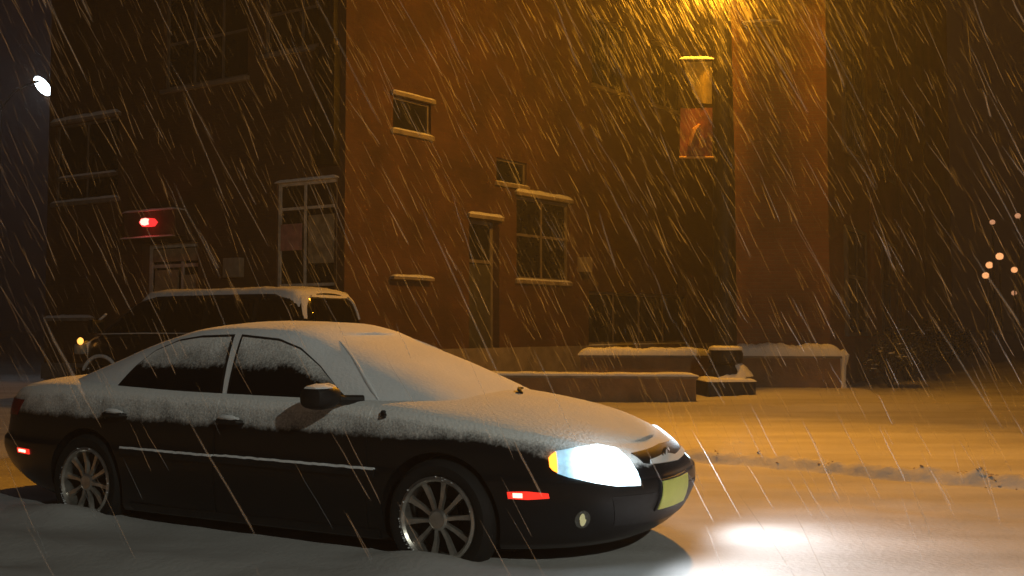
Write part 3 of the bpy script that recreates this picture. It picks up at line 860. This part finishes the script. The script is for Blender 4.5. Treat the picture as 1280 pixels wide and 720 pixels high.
mb = MB(); mb.box((SL/2-0.03, -0.62, 0.78), (SL/2+0.03, 0.62, 1.02)); mb.build('grille', CHROME, suv, bevel=0.02)
mb = MB(); mb.box((SL/2-0.05, -0.93, 0.45), (SL/2+0.10, 0.93, 0.66)); mb.build('bumper', CHROME, suv, bevel=0.04)
mb = MB(); mb.box((-SL/2-0.10, -0.93, 0.45), (-SL/2+0.05, 0.93, 0.66)); mb.build('bumper', PLASTIC, suv, bevel=0.04)
vs, fs = [], []
for j in range(13):
    for i in range(13):
        x = 2.12 + 0.40*i/12; y = -0.86+1.72*j/12
        e = min(1, (1-abs(i/6-1))*4)*min(1, (1-abs(j/6-1))*4)
        h = bvh_s.ray_cast(Vector((x, y, 3)), Vector((0, 0, -1)))[0]
        vs.append((x, y, (h.z if h else 1.1)-0.02 + e**0.5*(0.07+0.02*fbm(x*3, y*3))))
for j in range(12):
    for i in range(12):
        a = j*13+i; fs.append((a, a+1, a+14, a+13))
mesh_obj('hood_snow', vs, fs, SNOW, suv)

# ------------------------------------------------------------------ building helpers
def wall_grid(w0, w1, z0, z1, holes, depth, T, side_ret=True):
    """wall in a local x,z plane (outer face at y=0, body towards +y) with rectangular openings"""
    xsn = sorted({w0, w1, *[h[0] for h in holes], *[h[1] for h in holes]})
    zsn = sorted({z0, z1, *[h[2] for h in holes], *[h[3] for h in holes]})
    mb = MB()
    def inhole(x, z): return any(h[0] < x < h[1] and h[2] < z < h[3] for h in holes)
    for i in range(len(xsn)-1):
        for j in range(len(zsn)-1):
            a, b, c, d = xsn[i], xsn[i+1], zsn[j], zsn[j+1]
            if not inhole((a+b)/2, (c+d)/2):
                mb.add([(a,0,c),(b,0,c),(b,0,d),(a,0,d),(a,depth,c),(b,depth,c),(b,depth,d),(a,depth,d)], [(0,1,2,3),(7,6,5,4)])
    for a, b, c, d in holes:
        mb.add([(a,0,c),(b,0,c),(b,0,d),(a,0,d),(a,depth,c),(b,depth,c),(b,depth,d),(a,depth,d)], [(0,4,5,1),(1,5,6,2),(2,6,7,3),(3,7,4,0)])
    mb.add([(w0,0,z0),(w0,depth,z0),(w0,depth,z1),(w0,0,z1)], [(0,1,2,3)])
    mb.add([(w1,0,z0),(w1,depth,z0),(w1,depth,z1),(w1,0,z1)], [(0,1,2,3)])
    mb.add([(w0,0,z1),(w1,0,z1),(w1,depth,z1),(w0,depth,z1)], [(0,1,2,3)])
    return mb

def put(o, pos, rz):
    o.location = pos; o.rotation_euler = (0, 0, rz); return o

def window(parent, pos, rz, a, b, c, d, frame=0.05, mull=(), trans=(), fm=FRAME, snow_sill=0.0, sill=True, depth=0.16, snow_top=0.0, name='window', snow_r=0.0):
    mb = MB()
    y0, y1 = depth-0.08, depth
    mb.box((a+.002, y0, c+.002), (a+frame, y1, d-.002)); mb.box((b-frame, y0, c+.002), (b-.002, y1, d-.002))
    mb.box((a+frame, y0, c+.002), (b-frame, y1, c+frame)); mb.box((a+frame, y0, d-frame), (b-frame, y1, d-.002))
    for m in mull: mb.box((m-frame*.4, y0+.012, c+frame), (m+frame*.4, y1-.012, d-frame))
    for m in trans: mb.box((a+frame, y0+.02, m-frame*.4), (b-frame, y1-.02, m+frame*.4))
    w = mb.build(name, fm, parent); put(w, pos, rz)
    mb = MB(); mb.box((a+frame*.6, y0+.035, c+frame*.6), (b-frame*.6, y0+.045, d-frame*.6)); mb.build('pane', GLASS, w, smooth=False)
    if sill:
        mb = MB(); mb.box((a-0.06, -0.07, c-0.10), (b+0.06, depth-0.10, c-0.002)); mb.build('sill', CONCRETE, w, bevel=0.008)
    if snow_sill:
        mb = MB(); pile(mb, a-0.05, b+0.05, -0.06, depth-0.09, c-0.0, snow_sill); mb.build('sill_snow', SNOW, w)
    if snow_top:
        mb = MB(); mb.box((a-0.08, -0.09, d+.003), (b+0.08, -.002, d+0.09)); mb.build('lintel', CONCRETE, w, bevel=0.006)
        mb = MB(); pile(mb, a-0.08, b+0.08, -0.09, 0.0, d+0.09, snow_top); mb.build('lintel_snow', SNOW, w)
    return w

def pile(mb, a, b, y0, y1, z, h, n=24, m=7, end=0.12, sd=1.0):
    """rounded long heap of snow lying on a ledge"""
    vs, fs = [], []
    for i in range(n+1):
        x = a+(b-a)*i/n; e = min(1, (min(x-a, b-x)+0.004)/end)**0.5
        for j in range(m+1):
            t = math.pi*j/m
            hh = h*e*(1+0.22*fbm(x*2.3, sd, z)+0.10*fbm(x*9, sd, z))
            vs.append((x, (y0+y1)/2 - (y1-y0)/2*math.cos(t)*(0.92+0.08*e), z - 0.004 + hh*max(0, math.sin(t))**0.55))
    for i in range(n):
        for j in range(m): fs.append((i*(m+1)+j, i*(m+1)+j+1, (i+1)*(m+1)+j+1, (i+1)*(m+1)+j))
        fs.append((i*(m+1)+m, i*(m+1), (i+1)*(m+1), (i+1)*(m+1)+m))
    fs.append(tuple(range(m+1))); fs.append(tuple(n*(m+1)+j for j in range(m+1)))
    return mb.add(vs, fs)

# ------------------------------------------------------------------ corner brick building
CORNER = Vector((-3.47, 19.0, 0))
bld = empty('brick_building', CORNER)
tag(bld, 'large dark brick corner building with snow-lined windows behind the parked vehicles', 'building')
# left facade: local +x runs from the far end towards the corner
Ld = Vector((-0.88, 0.47, 0)).normalized(); rzL = math.atan2(-Ld.y, -Ld.x)
# local x = -s (s measured from corner);
Lh = [(-9.35, -6.95, 4.56, 6.55), (-1.86, 0.16-0.35, 0.55, 4.52), (-6.05, -4.2, 0.25, 3.38), (-5.42, -2.75, 7.0, 10.2), (-2.3, -0.25, 7.4, 10.2)]
wl = wall_grid(-9.6, 0.0, -0.3, 14, Lh, 0.35, None).build('wall', BRICK, bld, smooth=False); put(wl, (0, 0, 0), rzL)
wa = window(bld, (0,0,0), rzL, *Lh[0], mull=(-8.2,), trans=(5.25,), snow_sill=0.07, snow_top=0.09)
mb = MB(); mb.box((-9.30, 0.02, 5.12), (-7.0, 0.13, 5.20)); rl = mb.build('rail', FRAME, wa)
wst = window(bld, (0,0,0), rzL, *Lh[1], frame=0.075, mull=(-1.12,), trans=(3.95, 2.3), fm=PALE, sill=False, depth=0.14, name='shop_window')
mb = MB(); pile(mb, -1.90, -0.15, -0.05, 0.06, 4.52, 0.07); mb.build('snow_cap', SNOW, wst)
MB().box((-1.78, 0.05, 3.05), (-1.22, 0.10, 3.62)).build('poster', plain('pink_poster', (0.42, 0.20, 0.18), 0.8), wst)
MB().box((-1.02, 0.06, 2.75), (-0.34, 0.10, 3.78)).build('poster', plain('tan_poster', (0.30, 0.24, 0.15), 0.8, var=0.4), wst)
# lower, dim goods behind the shop glass
door = window(bld, (0,0,0), rzL, *Lh[2], frame=0.10, mull=(-4.95,), trans=(2.85,), fm=PALE, sill=False, depth=0.30, name='entrance_door')
MB().box((-5.90, 0.19, 2.95), (-4.35, 0.22, 3.25)).build('door_panel', plain('tan_panel', (0.36, 0.28, 0.18), 0.7), door)
MB().box((-5.82, 0.19, 0.5), (-5.05, 0.22, 2.75)).build('door_panel', plain('tan_panel2', (0.34, 0.27, 0.17), 0.7), door)
MB().box((-4.85, 0.19, 1.6), (-4.35, 0.22, 2.62)).build('door_panel', plain('tan_panel3', (0.36, 0.29, 0.18), 0.7), door)
# canopy box over the door with its red lamp
MB().box((-6.32, -0.32, 3.50), (-4.60, -0.003, 4.10)).build('door_canopy', plain('canopy_maroon', (0.07, 0.035, 0.03), 0.8), bld, bevel=0.01)
can = [o for o in bld.children if o.name.startswith('door_canopy')][0]; put(can, (0,0,0), rzL)
mb = MB(); pile(mb, -6.36, -4.58, -0.36, 0.0, 4.10, 0.06); mb.build('canopy_snow', SNOW, can)
mb = MB(); pile(mb, -6.36, -4.58, -0.40, -0.31, 3.48, 0.035); mb.build('canopy_snow', SNOW, can)
red = MB().lathe([(0.0001, -0.10), (0.11, -0.09), (0.16, 0.0), (0.11, 0.08), (0.0001, 0.10)], 18, Matrix.Translation((-5.38, -0.40, 3.82)) @ Matrix.Diagonal((1.6, 1, 1, 1)), cap=False).build('entrance_lamp', emit('entrance_lamp_glow', (1.0, 0.03, 0.03), 1.6), can)  # glowing red body sized to imitate the halo round the bulb
MB().lathe([(0.0001, -0.10), (0.07, -0.07), (0.09, 0.0), (0.07, 0.07), (0.0001, 0.10)], 18, Matrix.Translation((-5.37, -0.50, 3.82)) @ Matrix.Diagonal((1.6, 1, 0.9, 1)), cap=False).build('lamp_bulb', DOOR_E, red)
MB().box((-3.27, -0.16, 2.50), (-2.78, -0.003, 2.93)).build('wall_box', plain('wall_box', (0.30, 0.26, 0.20), 0.7), bld, bevel=0.01)
o = [o for o in bld.children if o.name.startswith('wall_box')][0]; put(o, (0,0,0), rzL)
mb = MB(); mb.box((-9.45, -0.14, 1.56), (-7.70, -0.003, 1.64)); lg = mb.build('ledge', CONCRETE, bld); put(lg, (0,0,0), rzL)
mb = MB(); pile(mb, -9.45, -7.70, -0.15, 0.0, 1.64, 0.07); mb.build('ledge_snow', SNOW, lg)
window(bld, (0,0,0), rzL, *Lh[3], frame=0.08, mull=(-4.5, -3.6), trans=(8.1, 9.2))
window(bld, (0,0,0), rzL, *Lh[4], frame=0.08, mull=(-1.25,), trans=(8.3, 9.2))
mb = MB(); mb.box((-0.66, -0.20, 4.78), (-0.14, -0.003, 7.3)); mb.box((-0.60, -0.16, 7.3), (-0.20, -0.003, 14)); dp = mb.build('duct', DARKMETAL, bld, bevel=0.02); put(dp, (0,0,0), rzL)
mb = MB(); mb.box((-9.6, -0.06, 10.6), (-0.7, -0.002, 10.74)); st = mb.build('string_course', BRICK, bld, smooth=False); put(st, (0,0,0), rzL)

# right facade: local x = s from the corner
Rd = Vector((0.664, 0.748, 0)).normalized(); rzR = math.atan2(Rd.y, Rd.x)
Rh = [(1.30, 2.44, 5.74, 6.48), (4.65, 5.80, 4.98, 5.58), (3.70, 4.76, 0.15, 4.0), (5.40, 7.55, 2.6, 4.72), (8.4, 13.6, 0.9, 2.4), (8.6, 10.4, 8.2, 10.2), (11.6, 13.4, 8.2, 10.2)]
wr = wall_grid(0.004, 24, -0.3, 14, Rh, 0.35, None).build('wall', BRICK, bld, smooth=False); put(wr, (0, 0, 0), rzR)
window(bld, (0,0,0), rzR, *Rh[0], snow_sill=0.05, snow_top=0.04)
window(bld, (0,0,0), rzR, *Rh[1], snow_sill=0.03)
dr_ = window(bld, (0,0,0), rzR, *Rh[2], frame=0.10, trans=(3.0,), sill=False, depth=0.3, name='side_door', snow_top=0.07)
MB().box((3.82, 0.18, 0.3), (4.64, 0.21, 2.92)).build('door_leaf', plain('door_leaf', (0.05, 0.05, 0.045), 0.6), dr_)
window(bld, (0,0,0), rzR, *Rh[3], frame=0.08, mull=(6.48,), trans=(3.75,), snow_top=0.10, snow_sill=0.05)
window(bld, (0,0,0), rzR, *Rh[4], frame=0.08, mull=(9.7, 11.0, 12.3), snow_sill=0.04)
window(bld, (0,0,0), rzR, *Rh[5], frame=0.08, mull=(9.5,)); window(bld, (0,0,0), rzR, *Rh[6], frame=0.08, mull=(12.5,))
mb = MB(); mb.box((1.23, -0.16, 2.44), (2.42, -0.003, 2.50)); sh = mb.build('ledge', CONCRETE, bld); put(sh, (0,0,0), rzR)
mb = MB(); pile(mb, 1.23, 2.42, -0.17, 0.0, 2.50, 0.06); mb.build('ledge_snow', SNOW, sh)
mb = MB(); mb.box((7.9, -0.25, 2.9), (8.25, -0.003, 3.3)); sh = mb.build('wall_box', CONCRETE, bld); put(sh, (0,0,0), rzR)
mb = MB(); mb.box((0.02, -0.08, -0.3), (24, -0.003, 0.9)); pb = mb.build('plinth', CONCRETE, bld); put(pb, (0,0,0), rzR)
for xa_, xb_ in ((-9.6, -6.15), (-4.1, -1.95)):
    mb = MB(); mb.box((xa_, -0.08, -0.3), (xb_, -0.003, 0.5)); pb = mb.build('plinth', CONCRETE, bld); put(pb, (0,0,0), rzL)
# return wall at the far left end and a roof slab so the block is solid
e1 = Ld*9.6
mb = MB(); mb.add([(e1.x, e1.y, -0.3), (e1.x, e1.y+25, -0.3), (e1.x, e1.y+25, 14), (e1.x, e1.y, 14)], [(0,1,2,3)])
e2 = Rd*24
mb.add([(0,0,13.9), (e1.x,e1.y,13.9), (e1.x,e1.y+25,13.9), (e2.x,e2.y,13.9)], [(0,1,2,3)])
mb.build('wall', BRICK, bld, smooth=False)

# ------------------------------------------------------------------ brick building on the right (its lit end pier by the lamp post)
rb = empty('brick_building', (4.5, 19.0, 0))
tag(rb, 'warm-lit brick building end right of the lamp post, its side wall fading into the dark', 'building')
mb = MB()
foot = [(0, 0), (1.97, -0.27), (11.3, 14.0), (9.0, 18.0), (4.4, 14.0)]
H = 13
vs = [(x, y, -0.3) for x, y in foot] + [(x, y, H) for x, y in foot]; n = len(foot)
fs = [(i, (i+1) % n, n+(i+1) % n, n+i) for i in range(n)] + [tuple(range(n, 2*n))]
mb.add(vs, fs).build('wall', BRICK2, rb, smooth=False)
# features of the side wall: pilasters and blind windows
D2 = Vector((9.13, 14.3, 0)).normalized(); rz2 = math.atan2(D2.y, D2.x)
P2 = (1.97, -0.27, 0)
for s in (3.8, 7.6, 11.4, 15.2):
    mb = MB(); mb.box((s, -0.14, -0.3), (s+0.5, -0.004, 9.5)); pp = mb.build('pilaster', BRICK2, rb, smooth=False); put(pp, P2, rz2)
for s in (1.2, 5.0, 8.8, 12.6):
    for z in (1.2, 5.2):
        window(rb, P2, rz2, s, s+2.0, z, z+2.4, frame=0.09, mull=(s+1.0,), trans=(z+1.3,), depth=-0.02, sill=False)
# small snow-covered ledge high on the pier
mb = MB(); mb.box((0.30, -0.22, 7.62), (1.02, -0.08, 7.68)); lg = mb.build('ledge', CONCRETE, rb); lg.rotation_euler = (0, 0, -0.137)
mb = MB(); pile(mb, 0.28, 1.03, -0.25, -0.09, 7.68, 0.06); mb.build('ledge_snow', SNOW, lg)

# ------------------------------------------------------------------ low walls
def low_wall(name, pts_a, pts_b, z1, thick, capw, caph, label, mat=DIRTY, cap_over=0.05):
    a = Vector((*pts_a, 0)); b = Vector((*pts_b, 0)); d = b-a; L = d.length; rz = math.atan2(d.y, d.x)
    root = empty(name, a, rz); tag(root, label, 'wall', 'low walls before the building')
    MB().box((0, 0, -0.1), (L, thick, z1)).build('wall', mat, root, smooth=False)
    mb = MB(); mb.box((-0.03, -0.03, z1+.002), (L+0.03, thick+0.03, z1+0.05)); mb.build('coping', CONCRETE, root, bevel=0.01)
    mb = MB(); pile(mb, -cap_over, L+cap_over, -cap_over, thick+cap_over, z1+0.05, caph, n=60, m=10, end=0.18)
    mb.build('snow_cap', SNOW, root)
    return root, L
lw, L_ = low_wall('low_wall', (4.25, 17.75), (6.22, 17.47), 0.80, 0.34, 0, 0.23, 'low brick wall right of the lamp post, thick snow cap rounding its end')
mb = MB()   # snow plastered down the right end
mb.tube([(L_+0.03, 0.05, 0.95), (L_+0.085, 0.05, 0.86), (L_+0.06, 0.04, 0.65), (L_+0.05, 0.04, 0.35), (L_+0.08, 0.02, 0.08)], [0.06, 0.095, 0.055, 0.05, 0.09], 10)
mb.build('snow_drift', SNOW, lw)
low_wall('low_wall', (1.35, 18.2), (3.85, 17.9), 0.80, 0.25, 0, 0.15, 'low brick wall running left from behind the lamp post base, flat snow cap')
low_wall('low_wall', (-4.2, 16.25), (3.05, 15.30), 0.53, 0.22, 0, 0.06, 'long low wall nearest the street, thin line of snow on top', mat=DIRTY)

mb = MB(); pile(mb, -9.2, -7.1, 0.0, 0.12, 5.20, 0.06); mb.build('rail_snow', SNOW, wa)
# ------------------------------------------------------------------ sodium street lamp
sl = empty('street_lamp', (3.88, 16.75, 0))
tag(sl, 'dark lamp post with banners and a snow-piled base, its orange lamp glowing overhead', 'street lamp')
mb = MB().lathe([(0.22, 0.3), (0.22, 0.95), (0.205, 1.05), (0.20, 4.0), (0.15, 8.2), (0.0001, 8.25)], 20); mb.build('pole', DARKMETAL, sl)
mb = MB().lathe([(0.25, 0.72), (0.31, 0.76), (0.31, 0.92), (0.28, 0.98), (0.22, 1.0)], 24); mb.build('collar', DARKMETAL, sl)
mb = MB(); mb.lathe([(0.0001, 0.975), (0.24, 0.97), (0.31, 0.985), (0.30, 1.03), (0.22, 1.06), (0.0001, 1.07)], 20, cap=False); mb.build('collar_snow', SNOW, sl)
mb = MB(); mb.box((-0.46, -0.40, 0.05), (0.42, 0.36, 0.43)); pb_ = mb.build('plinth', DARKMETAL, sl, bevel=0.04)
pb_.rotation_euler = (0, 0, 0.1)
mb = MB(); pile(mb, -0.48, 0.44, -0.42, 0.38, 0.43, 0.07, n=24, m=10, end=0.1); mb.build('plinth_snow', SNOW, pb_)
mb = MB(); mb.lathe([(0.34, 0.50), (0.33, 0.60), (0.24, 0.72), (0.18, 0.74)], 20, Matrix.Diagonal((1.1, 0.9, 1, 1))); mb.build('base', DARKMETAL, sl)
mb = MB()
vs, fs = [], []
for k in range(6):
    t = k/5
    for i in range(24):
        a = 2*math.pi*i/24
        r = 0.45*(1-t)+0.20*t + 0.04*fbm(math.cos(a)*2, math.sin(a)*2, k*.5)
        vs.append((0.05+r*math.cos(a)*1.0, r*math.sin(a)*0.85, 0.46 + 0.26*math.sin(t*math.pi/2)*(1+0.35*fbm(math.cos(a)*1.5+3, math.sin(a)*1.5)) + (0.05 if math.cos(a) > 0.3 else -0.09*(math.sin(a) < -0.2)*(1-t))))
for k in range(5):
    for i in range(24):
        j = (i+1) % 24; fs.append((k*24+i, k*24+j, (k+1)*24+j, (k+1)*24+i))
mb.add(vs, fs); mb.build('base_snow', SNOW, sl)
arm = MB().tube([(0, 0, 8.0), (-0.05, -0.05, 8.35), (-0.2, -0.12, 8.45), (-0.35, -0.18, 8.35)], 0.05, 10).build('lamp_arm', DARKMETAL, sl)
hx, hy, hz = LAMP.x-3.88, LAMP.y-16.75, LAMP.z
MB().lathe([(0.06, hz+0.52), (0.10, hz+0.45), (0.26, hz+0.34), (0.30, hz+0.26), (0.28, hz+0.24)], 24, Matrix.Translation((hx, hy, 0))).build('lamp_head', DARKMETAL, sl)
MB().lathe([(0.0001, hz+0.17), (0.10, hz+0.19), (0.2, hz+0.235)], 20, Matrix.Translation((hx, hy, 0)), cap=False).build('lamp_lens', SODIUM_E, sl)
# banners hung on the street side of the post
br = MB(); br.tube([(-0.1, 0, 6.30), (-0.80, 0, 6.32)], 0.025, 8); br.build('bracket', DARKMETAL, sl)
def banner(x0, x1, z0, z1, x2, x3, mat, name):
    vs, fs = [], []
    for j in range(13):
        t = j/12
        for i in range(9):
            u = i/8
            xa = x0+(x2-x0)*t; xb = x1+(x3-x1)*t
            vs.append((xa+(xb-xa)*u, 0.03*math.sin(u*5+t*3), z1+(z0-z1)*t))
    k = len(vs); vs += [(x, y+0.012, z) for x, y, z in vs]
    for j in range(12):
        for i in range(8):
            a = j*9+i; fs += [(a, a+1, a+10, a+9), (k+a, k+a+9, k+a+10, k+a+1)]
    mb = MB().add(vs, fs); return mb.build(name, mat, sl)
YB = plain('yellow_banner', (0.55, 0.42, 0.09), 0.8, var=0.25, scale=5)
RB = plain('red_banner', (0.22, 0.065, 0.045), 0.8, var=0.35, scale=6)
banner(-0.74, -0.20, 5.50, 6.28, -0.44, -0.20, YB, 'banner')
mb = MB(); pile(mb, -0.80, -0.16, -0.06, 0.06, 6.32, 0.06); mb.build('banner_snow', SNOW, sl)
b2 = banner(-0.78, -0.20, 4.52, 5.42, -0.80, -0.20, RB, 'banner')
mb = MB(); mb.tube([(-0.62, -0.045, 4.70), (-0.52, -0.05, 5.0), (-0.44, -0.05, 5.1)], [0.05, 0.07, 0.03], 8); mb.tube([(-0.44, -0.045, 4.66), (-0.38, -0.05, 4.85)], [0.03, 0.06], 8)
mb.build('banner_figure', plain('banner_orange', (0.34, 0.16, 0.07), 0.8), b2)
mb = MB(); mb.tube([(-0.82, -0.02, 4.50), (-0.15, -0.02, 4.50)], 0.02, 8); mb.build('banner_rod', plain('rod', (0.5, 0.3, 0.12), 0.6), b2)

# white lamp behind the camera and the one far down the street on the left
def cobra_lamp(loc, h, arm, rz, label, lensmat, head=0.32, r=0.07):
    o = empty('street_lamp', loc, rz); tag(o, label, 'street lamp')
    MB().lathe([(0.14, 0), (0.14, 0.5), (r+0.02, 0.6), (r, h), (0.0001, h+0.02)], 14).build('pole', DARKMETAL, o)
    MB().tube([(0, 0, h-0.3), (arm*0.4, 0, h+0.25), (arm*0.8, 0, h+0.40), (arm, 0, h+0.38)], 0.035, 8).build('lamp_arm', DARKMETAL, o)
    hd = MB().lathe([(0.0001, -0.16), (0.10, -0.15), (0.16, 0.0), (0.10, 0.15), (0.0001, 0.16)], 16, Matrix.Translation((arm+head*0.5, 0, h+0.40)) @ Matrix.Diagonal((head/0.16, 1, 0.45, 1)) @ Matrix.Rotation(R(90), 4, 'X'), cap=False).build('lamp_head', DARKMETAL, o)
    return o, Vector((arm+head*0.5, 0, h+0.34))
o, p = cobra_lamp((WLAMP.x+2.0, WLAMP.y-0.6, 0), 7.35, 1.6, math.atan2(0.6, -2.0), 'white street lamp on the pavement behind the viewer', WHITE_E)
o, p = cobra_lamp((-17.2, 30.6, 0), 9.0, 1.7, R(-25), 'white street lamp far off in the dark at upper left', WHITE_E)
MB().lathe([(0.0001, -0.10), (0.10, -0.09), (0.17, 0.0), (0.10, 0.09), (0.0001, 0.10)], 18, Matrix.Translation((2.06, 0, 9.28)) @ Matrix.Rotation(R(38), 4, 'Y') @ Matrix.Diagonal((3.0, 1.3, 1.2, 1)) @ Matrix.Rotation(R(90), 4, 'X'), cap=False).build('lamp_lens', WHITE_E, o)

# distant orange lamps on the right
k = 0
where = ['highest on the left', 'topmost at the picture edge', 'upper bright one', 'middle bright one', 'lower left bright one', 'right bright one', 'lowest faint one']
for (px, py, d, r, mt), wd in zip(((1243, 277, 62, 0.17, FARDIM_E), (1275, 269, 66, 0.19, FARDIM_E), (1251, 320, 70, 0.27, FAR_E), (1238, 331, 74, 0.27, FAR_E), (1233, 344, 80, 0.28, FAR_E), (1269, 337, 84, 0.27, FAR_E), (1268, 366, 88, 0.24, FARDIM_E)), where):
    X = (px-640)/1150*d; Z = 1.375 + (410-py)/1150*d
    o = empty('distant_street_lamp', (X, d, 0))
    tag(o, 'small orange lamp in the far dark on the right, ' + wd, 'street lamp', 'orange lamps far away on the right')
    MB().lathe([(0.09, 0), (0.05, Z-r*0.8)], 8).build('pole', DARKMETAL, o)
    MB().lathe([(0.0001, -r)]+[(r*math.cos(a), r*math.sin(a)) for a in [R(-60+20*i) for i in range(7)]]+[(0.0001, r)], 14, Matrix.Translation((0, 0, Z)), cap=False).build('globe', mt, o)

# ------------------------------------------------------------------ shrubs along the side wall
def shrub(loc, h, w, seed, label):
    rng = random.Random(seed)
    o = empty('shrub', loc); tag(o, label, 'shrub', 'shrubs at the foot of the side wall')
    tw, lf, sn = MB(), MB(), MB()
    for i in range(26):
        a = rng.uniform(0, 6.28); q = rng.uniform(0.15, 1)
        tip = Vector((math.cos(a)*w*q, math.sin(a)*w*q, h*rng.uniform(0.55, 1)*(1.1-0.5*q)))
        mid = tip*0.5 + Vector((rng.uniform(-.1, .1), rng.uniform(-.1, .1), 0.15))
        tw.tube([(0, 0, 0), mid, tip], [0.022, 0.012, 0.004], 4)
        for j in range(22):
            c = mid.lerp(tip, rng.uniform(0, 1.1)) + Vector([rng.gauss(0, 0.10) for _ in range(3)])
            u = Vector([rng.gauss(0, 1) for _ in range(3)]).normalized(); v = u.orthogonal().normalized(); s = rng.uniform(0.03, 0.065)
            lf.add([c-u*s, c+v*s*0.6, c+u*s, c-v*s*0.6], [(0, 1, 2, 3)])
        if rng.random() < 0.6:
            c = mid.lerp(tip, rng.uniform(0.4, 0.95)); s = rng.uniform(0.02, 0.075)
            sn.lathe([(0.0001, -s*0.15), (s, -s*0.05), (s*0.8, s*0.25), (0.0001, s*0.4)], 7, Matrix.Translation(c) @ Matrix.Diagonal((1.3, 0.8, 1, 1)), cap=False)
    tw.build('stem', BUSH, o); lf.build('foliage', LEAF, o, smooth=False); tag(sn.build('snow_tuft', SNOW, o), kind='stuff')
    return o
shl = ['nearest snow-flecked shrub, just right of the low wall', 'second snow-flecked shrub from the low wall', 'third snow-flecked shrub from the low wall', 'fourth snow-flecked shrub from the low wall', 'farthest shrub along the dark side wall']
for i, (s, h, w) in enumerate(((1.0, 1.15, 0.55), (3.0, 1.4, 0.7), (5.6, 1.5, 0.8), (8.6, 1.5, 0.9), (12.0, 1.6, 1.0))):
    q = Vector((4.5+2.17, 19-0.3, 0)) + D2*s + Vector((D2.y, -D2.x, 0))*0.75
    shrub((q.x, q.y, 0.15), h, w, 50+i, shl[i])

# ------------------------------------------------------------------ haze of fine snow in the air
mb = MB(); mb.box((-240, -58, -1.5), (240, 392, 32))
hz_m = bpy.data.materials.new('haze'); hz_m.use_nodes = True
t = hz_m.node_tree; t.nodes.clear()
out = t.nodes.new('ShaderNodeOutputMaterial'); pv = t.nodes.new('ShaderNodeVolumePrincipled')
pv.inputs['Color'].default_value = (0.9, 0.9, 0.9, 1); pv.inputs['Density'].default_value = 0.0038
pv.inputs['Anisotropy'].default_value = 0.25
t.links.new(pv.outputs[0], out.inputs['Volume'])
hz_o = mb.build('haze', hz_m, smooth=False); tag(hz_o, kind='stuff', label='thin night haze of fine blown snow', cat='haze')

# ------------------------------------------------------------------ falling snow: slanting needles standing in for the flakes' motion streaks
rng = random.Random(11)
fm, t, p = new_mat('falling_snow')
p.inputs['Base Color'].default_value = (0.85, 0.85, 0.87, 1); p.inputs['Roughness'].default_value = 0.6
tr = t.nodes.new('ShaderNodeBsdfTranslucent'); tr.inputs[0].default_value = (0.85, 0.85, 0.87, 1)
tp = t.nodes.new('ShaderNodeBsdfTransparent'); m1 = t.nodes.new('ShaderNodeMixShader'); m2 = t.nodes.new('ShaderNodeMixShader')
m1.inputs[0].default_value = 0.6; m2.inputs[0].default_value = 0.85
t.links.new(p.outputs[0], m1.inputs[1]); t.links.new(tr.outputs[0], m1.inputs[2])
t.links.new(m1.outputs[0], m2.inputs[1]); t.links.new(tp.outputs[0], m2.inputs[2])
t.links.new(m2.outputs[0], t.nodes['Material Output'].inputs['Surface'])
sv, sf = [], []
cnt = 0
NEAR_LAMP = 2400
while cnt < 4600+NEAR_LAMP:
    d = 1.7 + 15.1*rng.random()**0.52
    if d < 4.5 and rng.random() < 0.35: continue
    x = rng.uniform(-0.72, 0.72)*d; z = 1.375 + rng.uniform(-0.40, 0.52)*d
    if cnt < NEAR_LAMP:      # extra flakes packed round the lamp to imitate its halo
        rr_ = 3.6*rng.random()**0.75; u_ = Vector([rng.gauss(0, 1) for _ in range(3)]).normalized()*rr_
        x, d, z = LAMP.x-0.3+u_.x, LAMP.y-0.9-abs(u_.y), LAMP.z-0.5+u_.z
    if z < 0.15: continue
    P = Vector((x, d, z))
    c, s = math.cos(CAR_YAW), math.sin(CAR_YAW); dx, dy = P.x-CAR_O.x, P.y-CAR_O.y
    X = c*dx+s*dy; Y = -s*dx+c*dy
    if abs(X) < 2.8 and abs(Y) < 1.2 and z < 1.6: continue
    q = P-so; X = q.dot(SF); Y = q.dot(SLft)
    if abs(X) < 2.9 and abs(Y) < 1.25 and z < 2.2: continue
    ln = rng.uniform(0.14, 0.42)*(1 if rng.random() < .85 else 1.5); ang = R(27 + rng.gauss(0, 1.4 if cnt < NEAR_LAMP else 2.6)); az = rng.gauss(0, 0.08 if cnt < NEAR_LAMP else 0.3)
    D = Vector((math.sin(ang)*math.cos(az), math.sin(ang)*math.sin(az), -math.cos(ang)))
    r = rng.uniform(0.0008, 0.0018)*(1+0.10*d)*(2.0 if rng.random() < 0.06 else 1)
    if cnt < NEAR_LAMP: ln *= 0.9; r *= 0.85
    a = D.cross(Vector((0, 1, 0))).normalized(); b = a.cross(D)
    k = len(sv); wob = rng.uniform(-0.004, 0.004)
    for ti, rr in ((0, 0.1), (0.3, 0.8), (0.6, 0.75), (0.9, 1.0), (1, 0.15)):
        cc = P + D*ln*(ti-0.5) + a*wob*math.sin(ti*6)
        for i in range(4):
            an = math.pi/2*i; sv.append(cc + (a*math.cos(an)+b*math.sin(an))*r*rr)
    for l in range(4):
        for i in range(4):
            j = (i+1) % 4; sf.append((k+l*4+i, k+l*4+j, k+l*4+4+j, k+l*4+4+i))
    cnt += 1
fs_o = mesh_obj('falling_snow', sv, sf, fm)
tag(fs_o, 'wind-driven snow falling in slanting lines across the whole view', 'snow', kind='stuff')
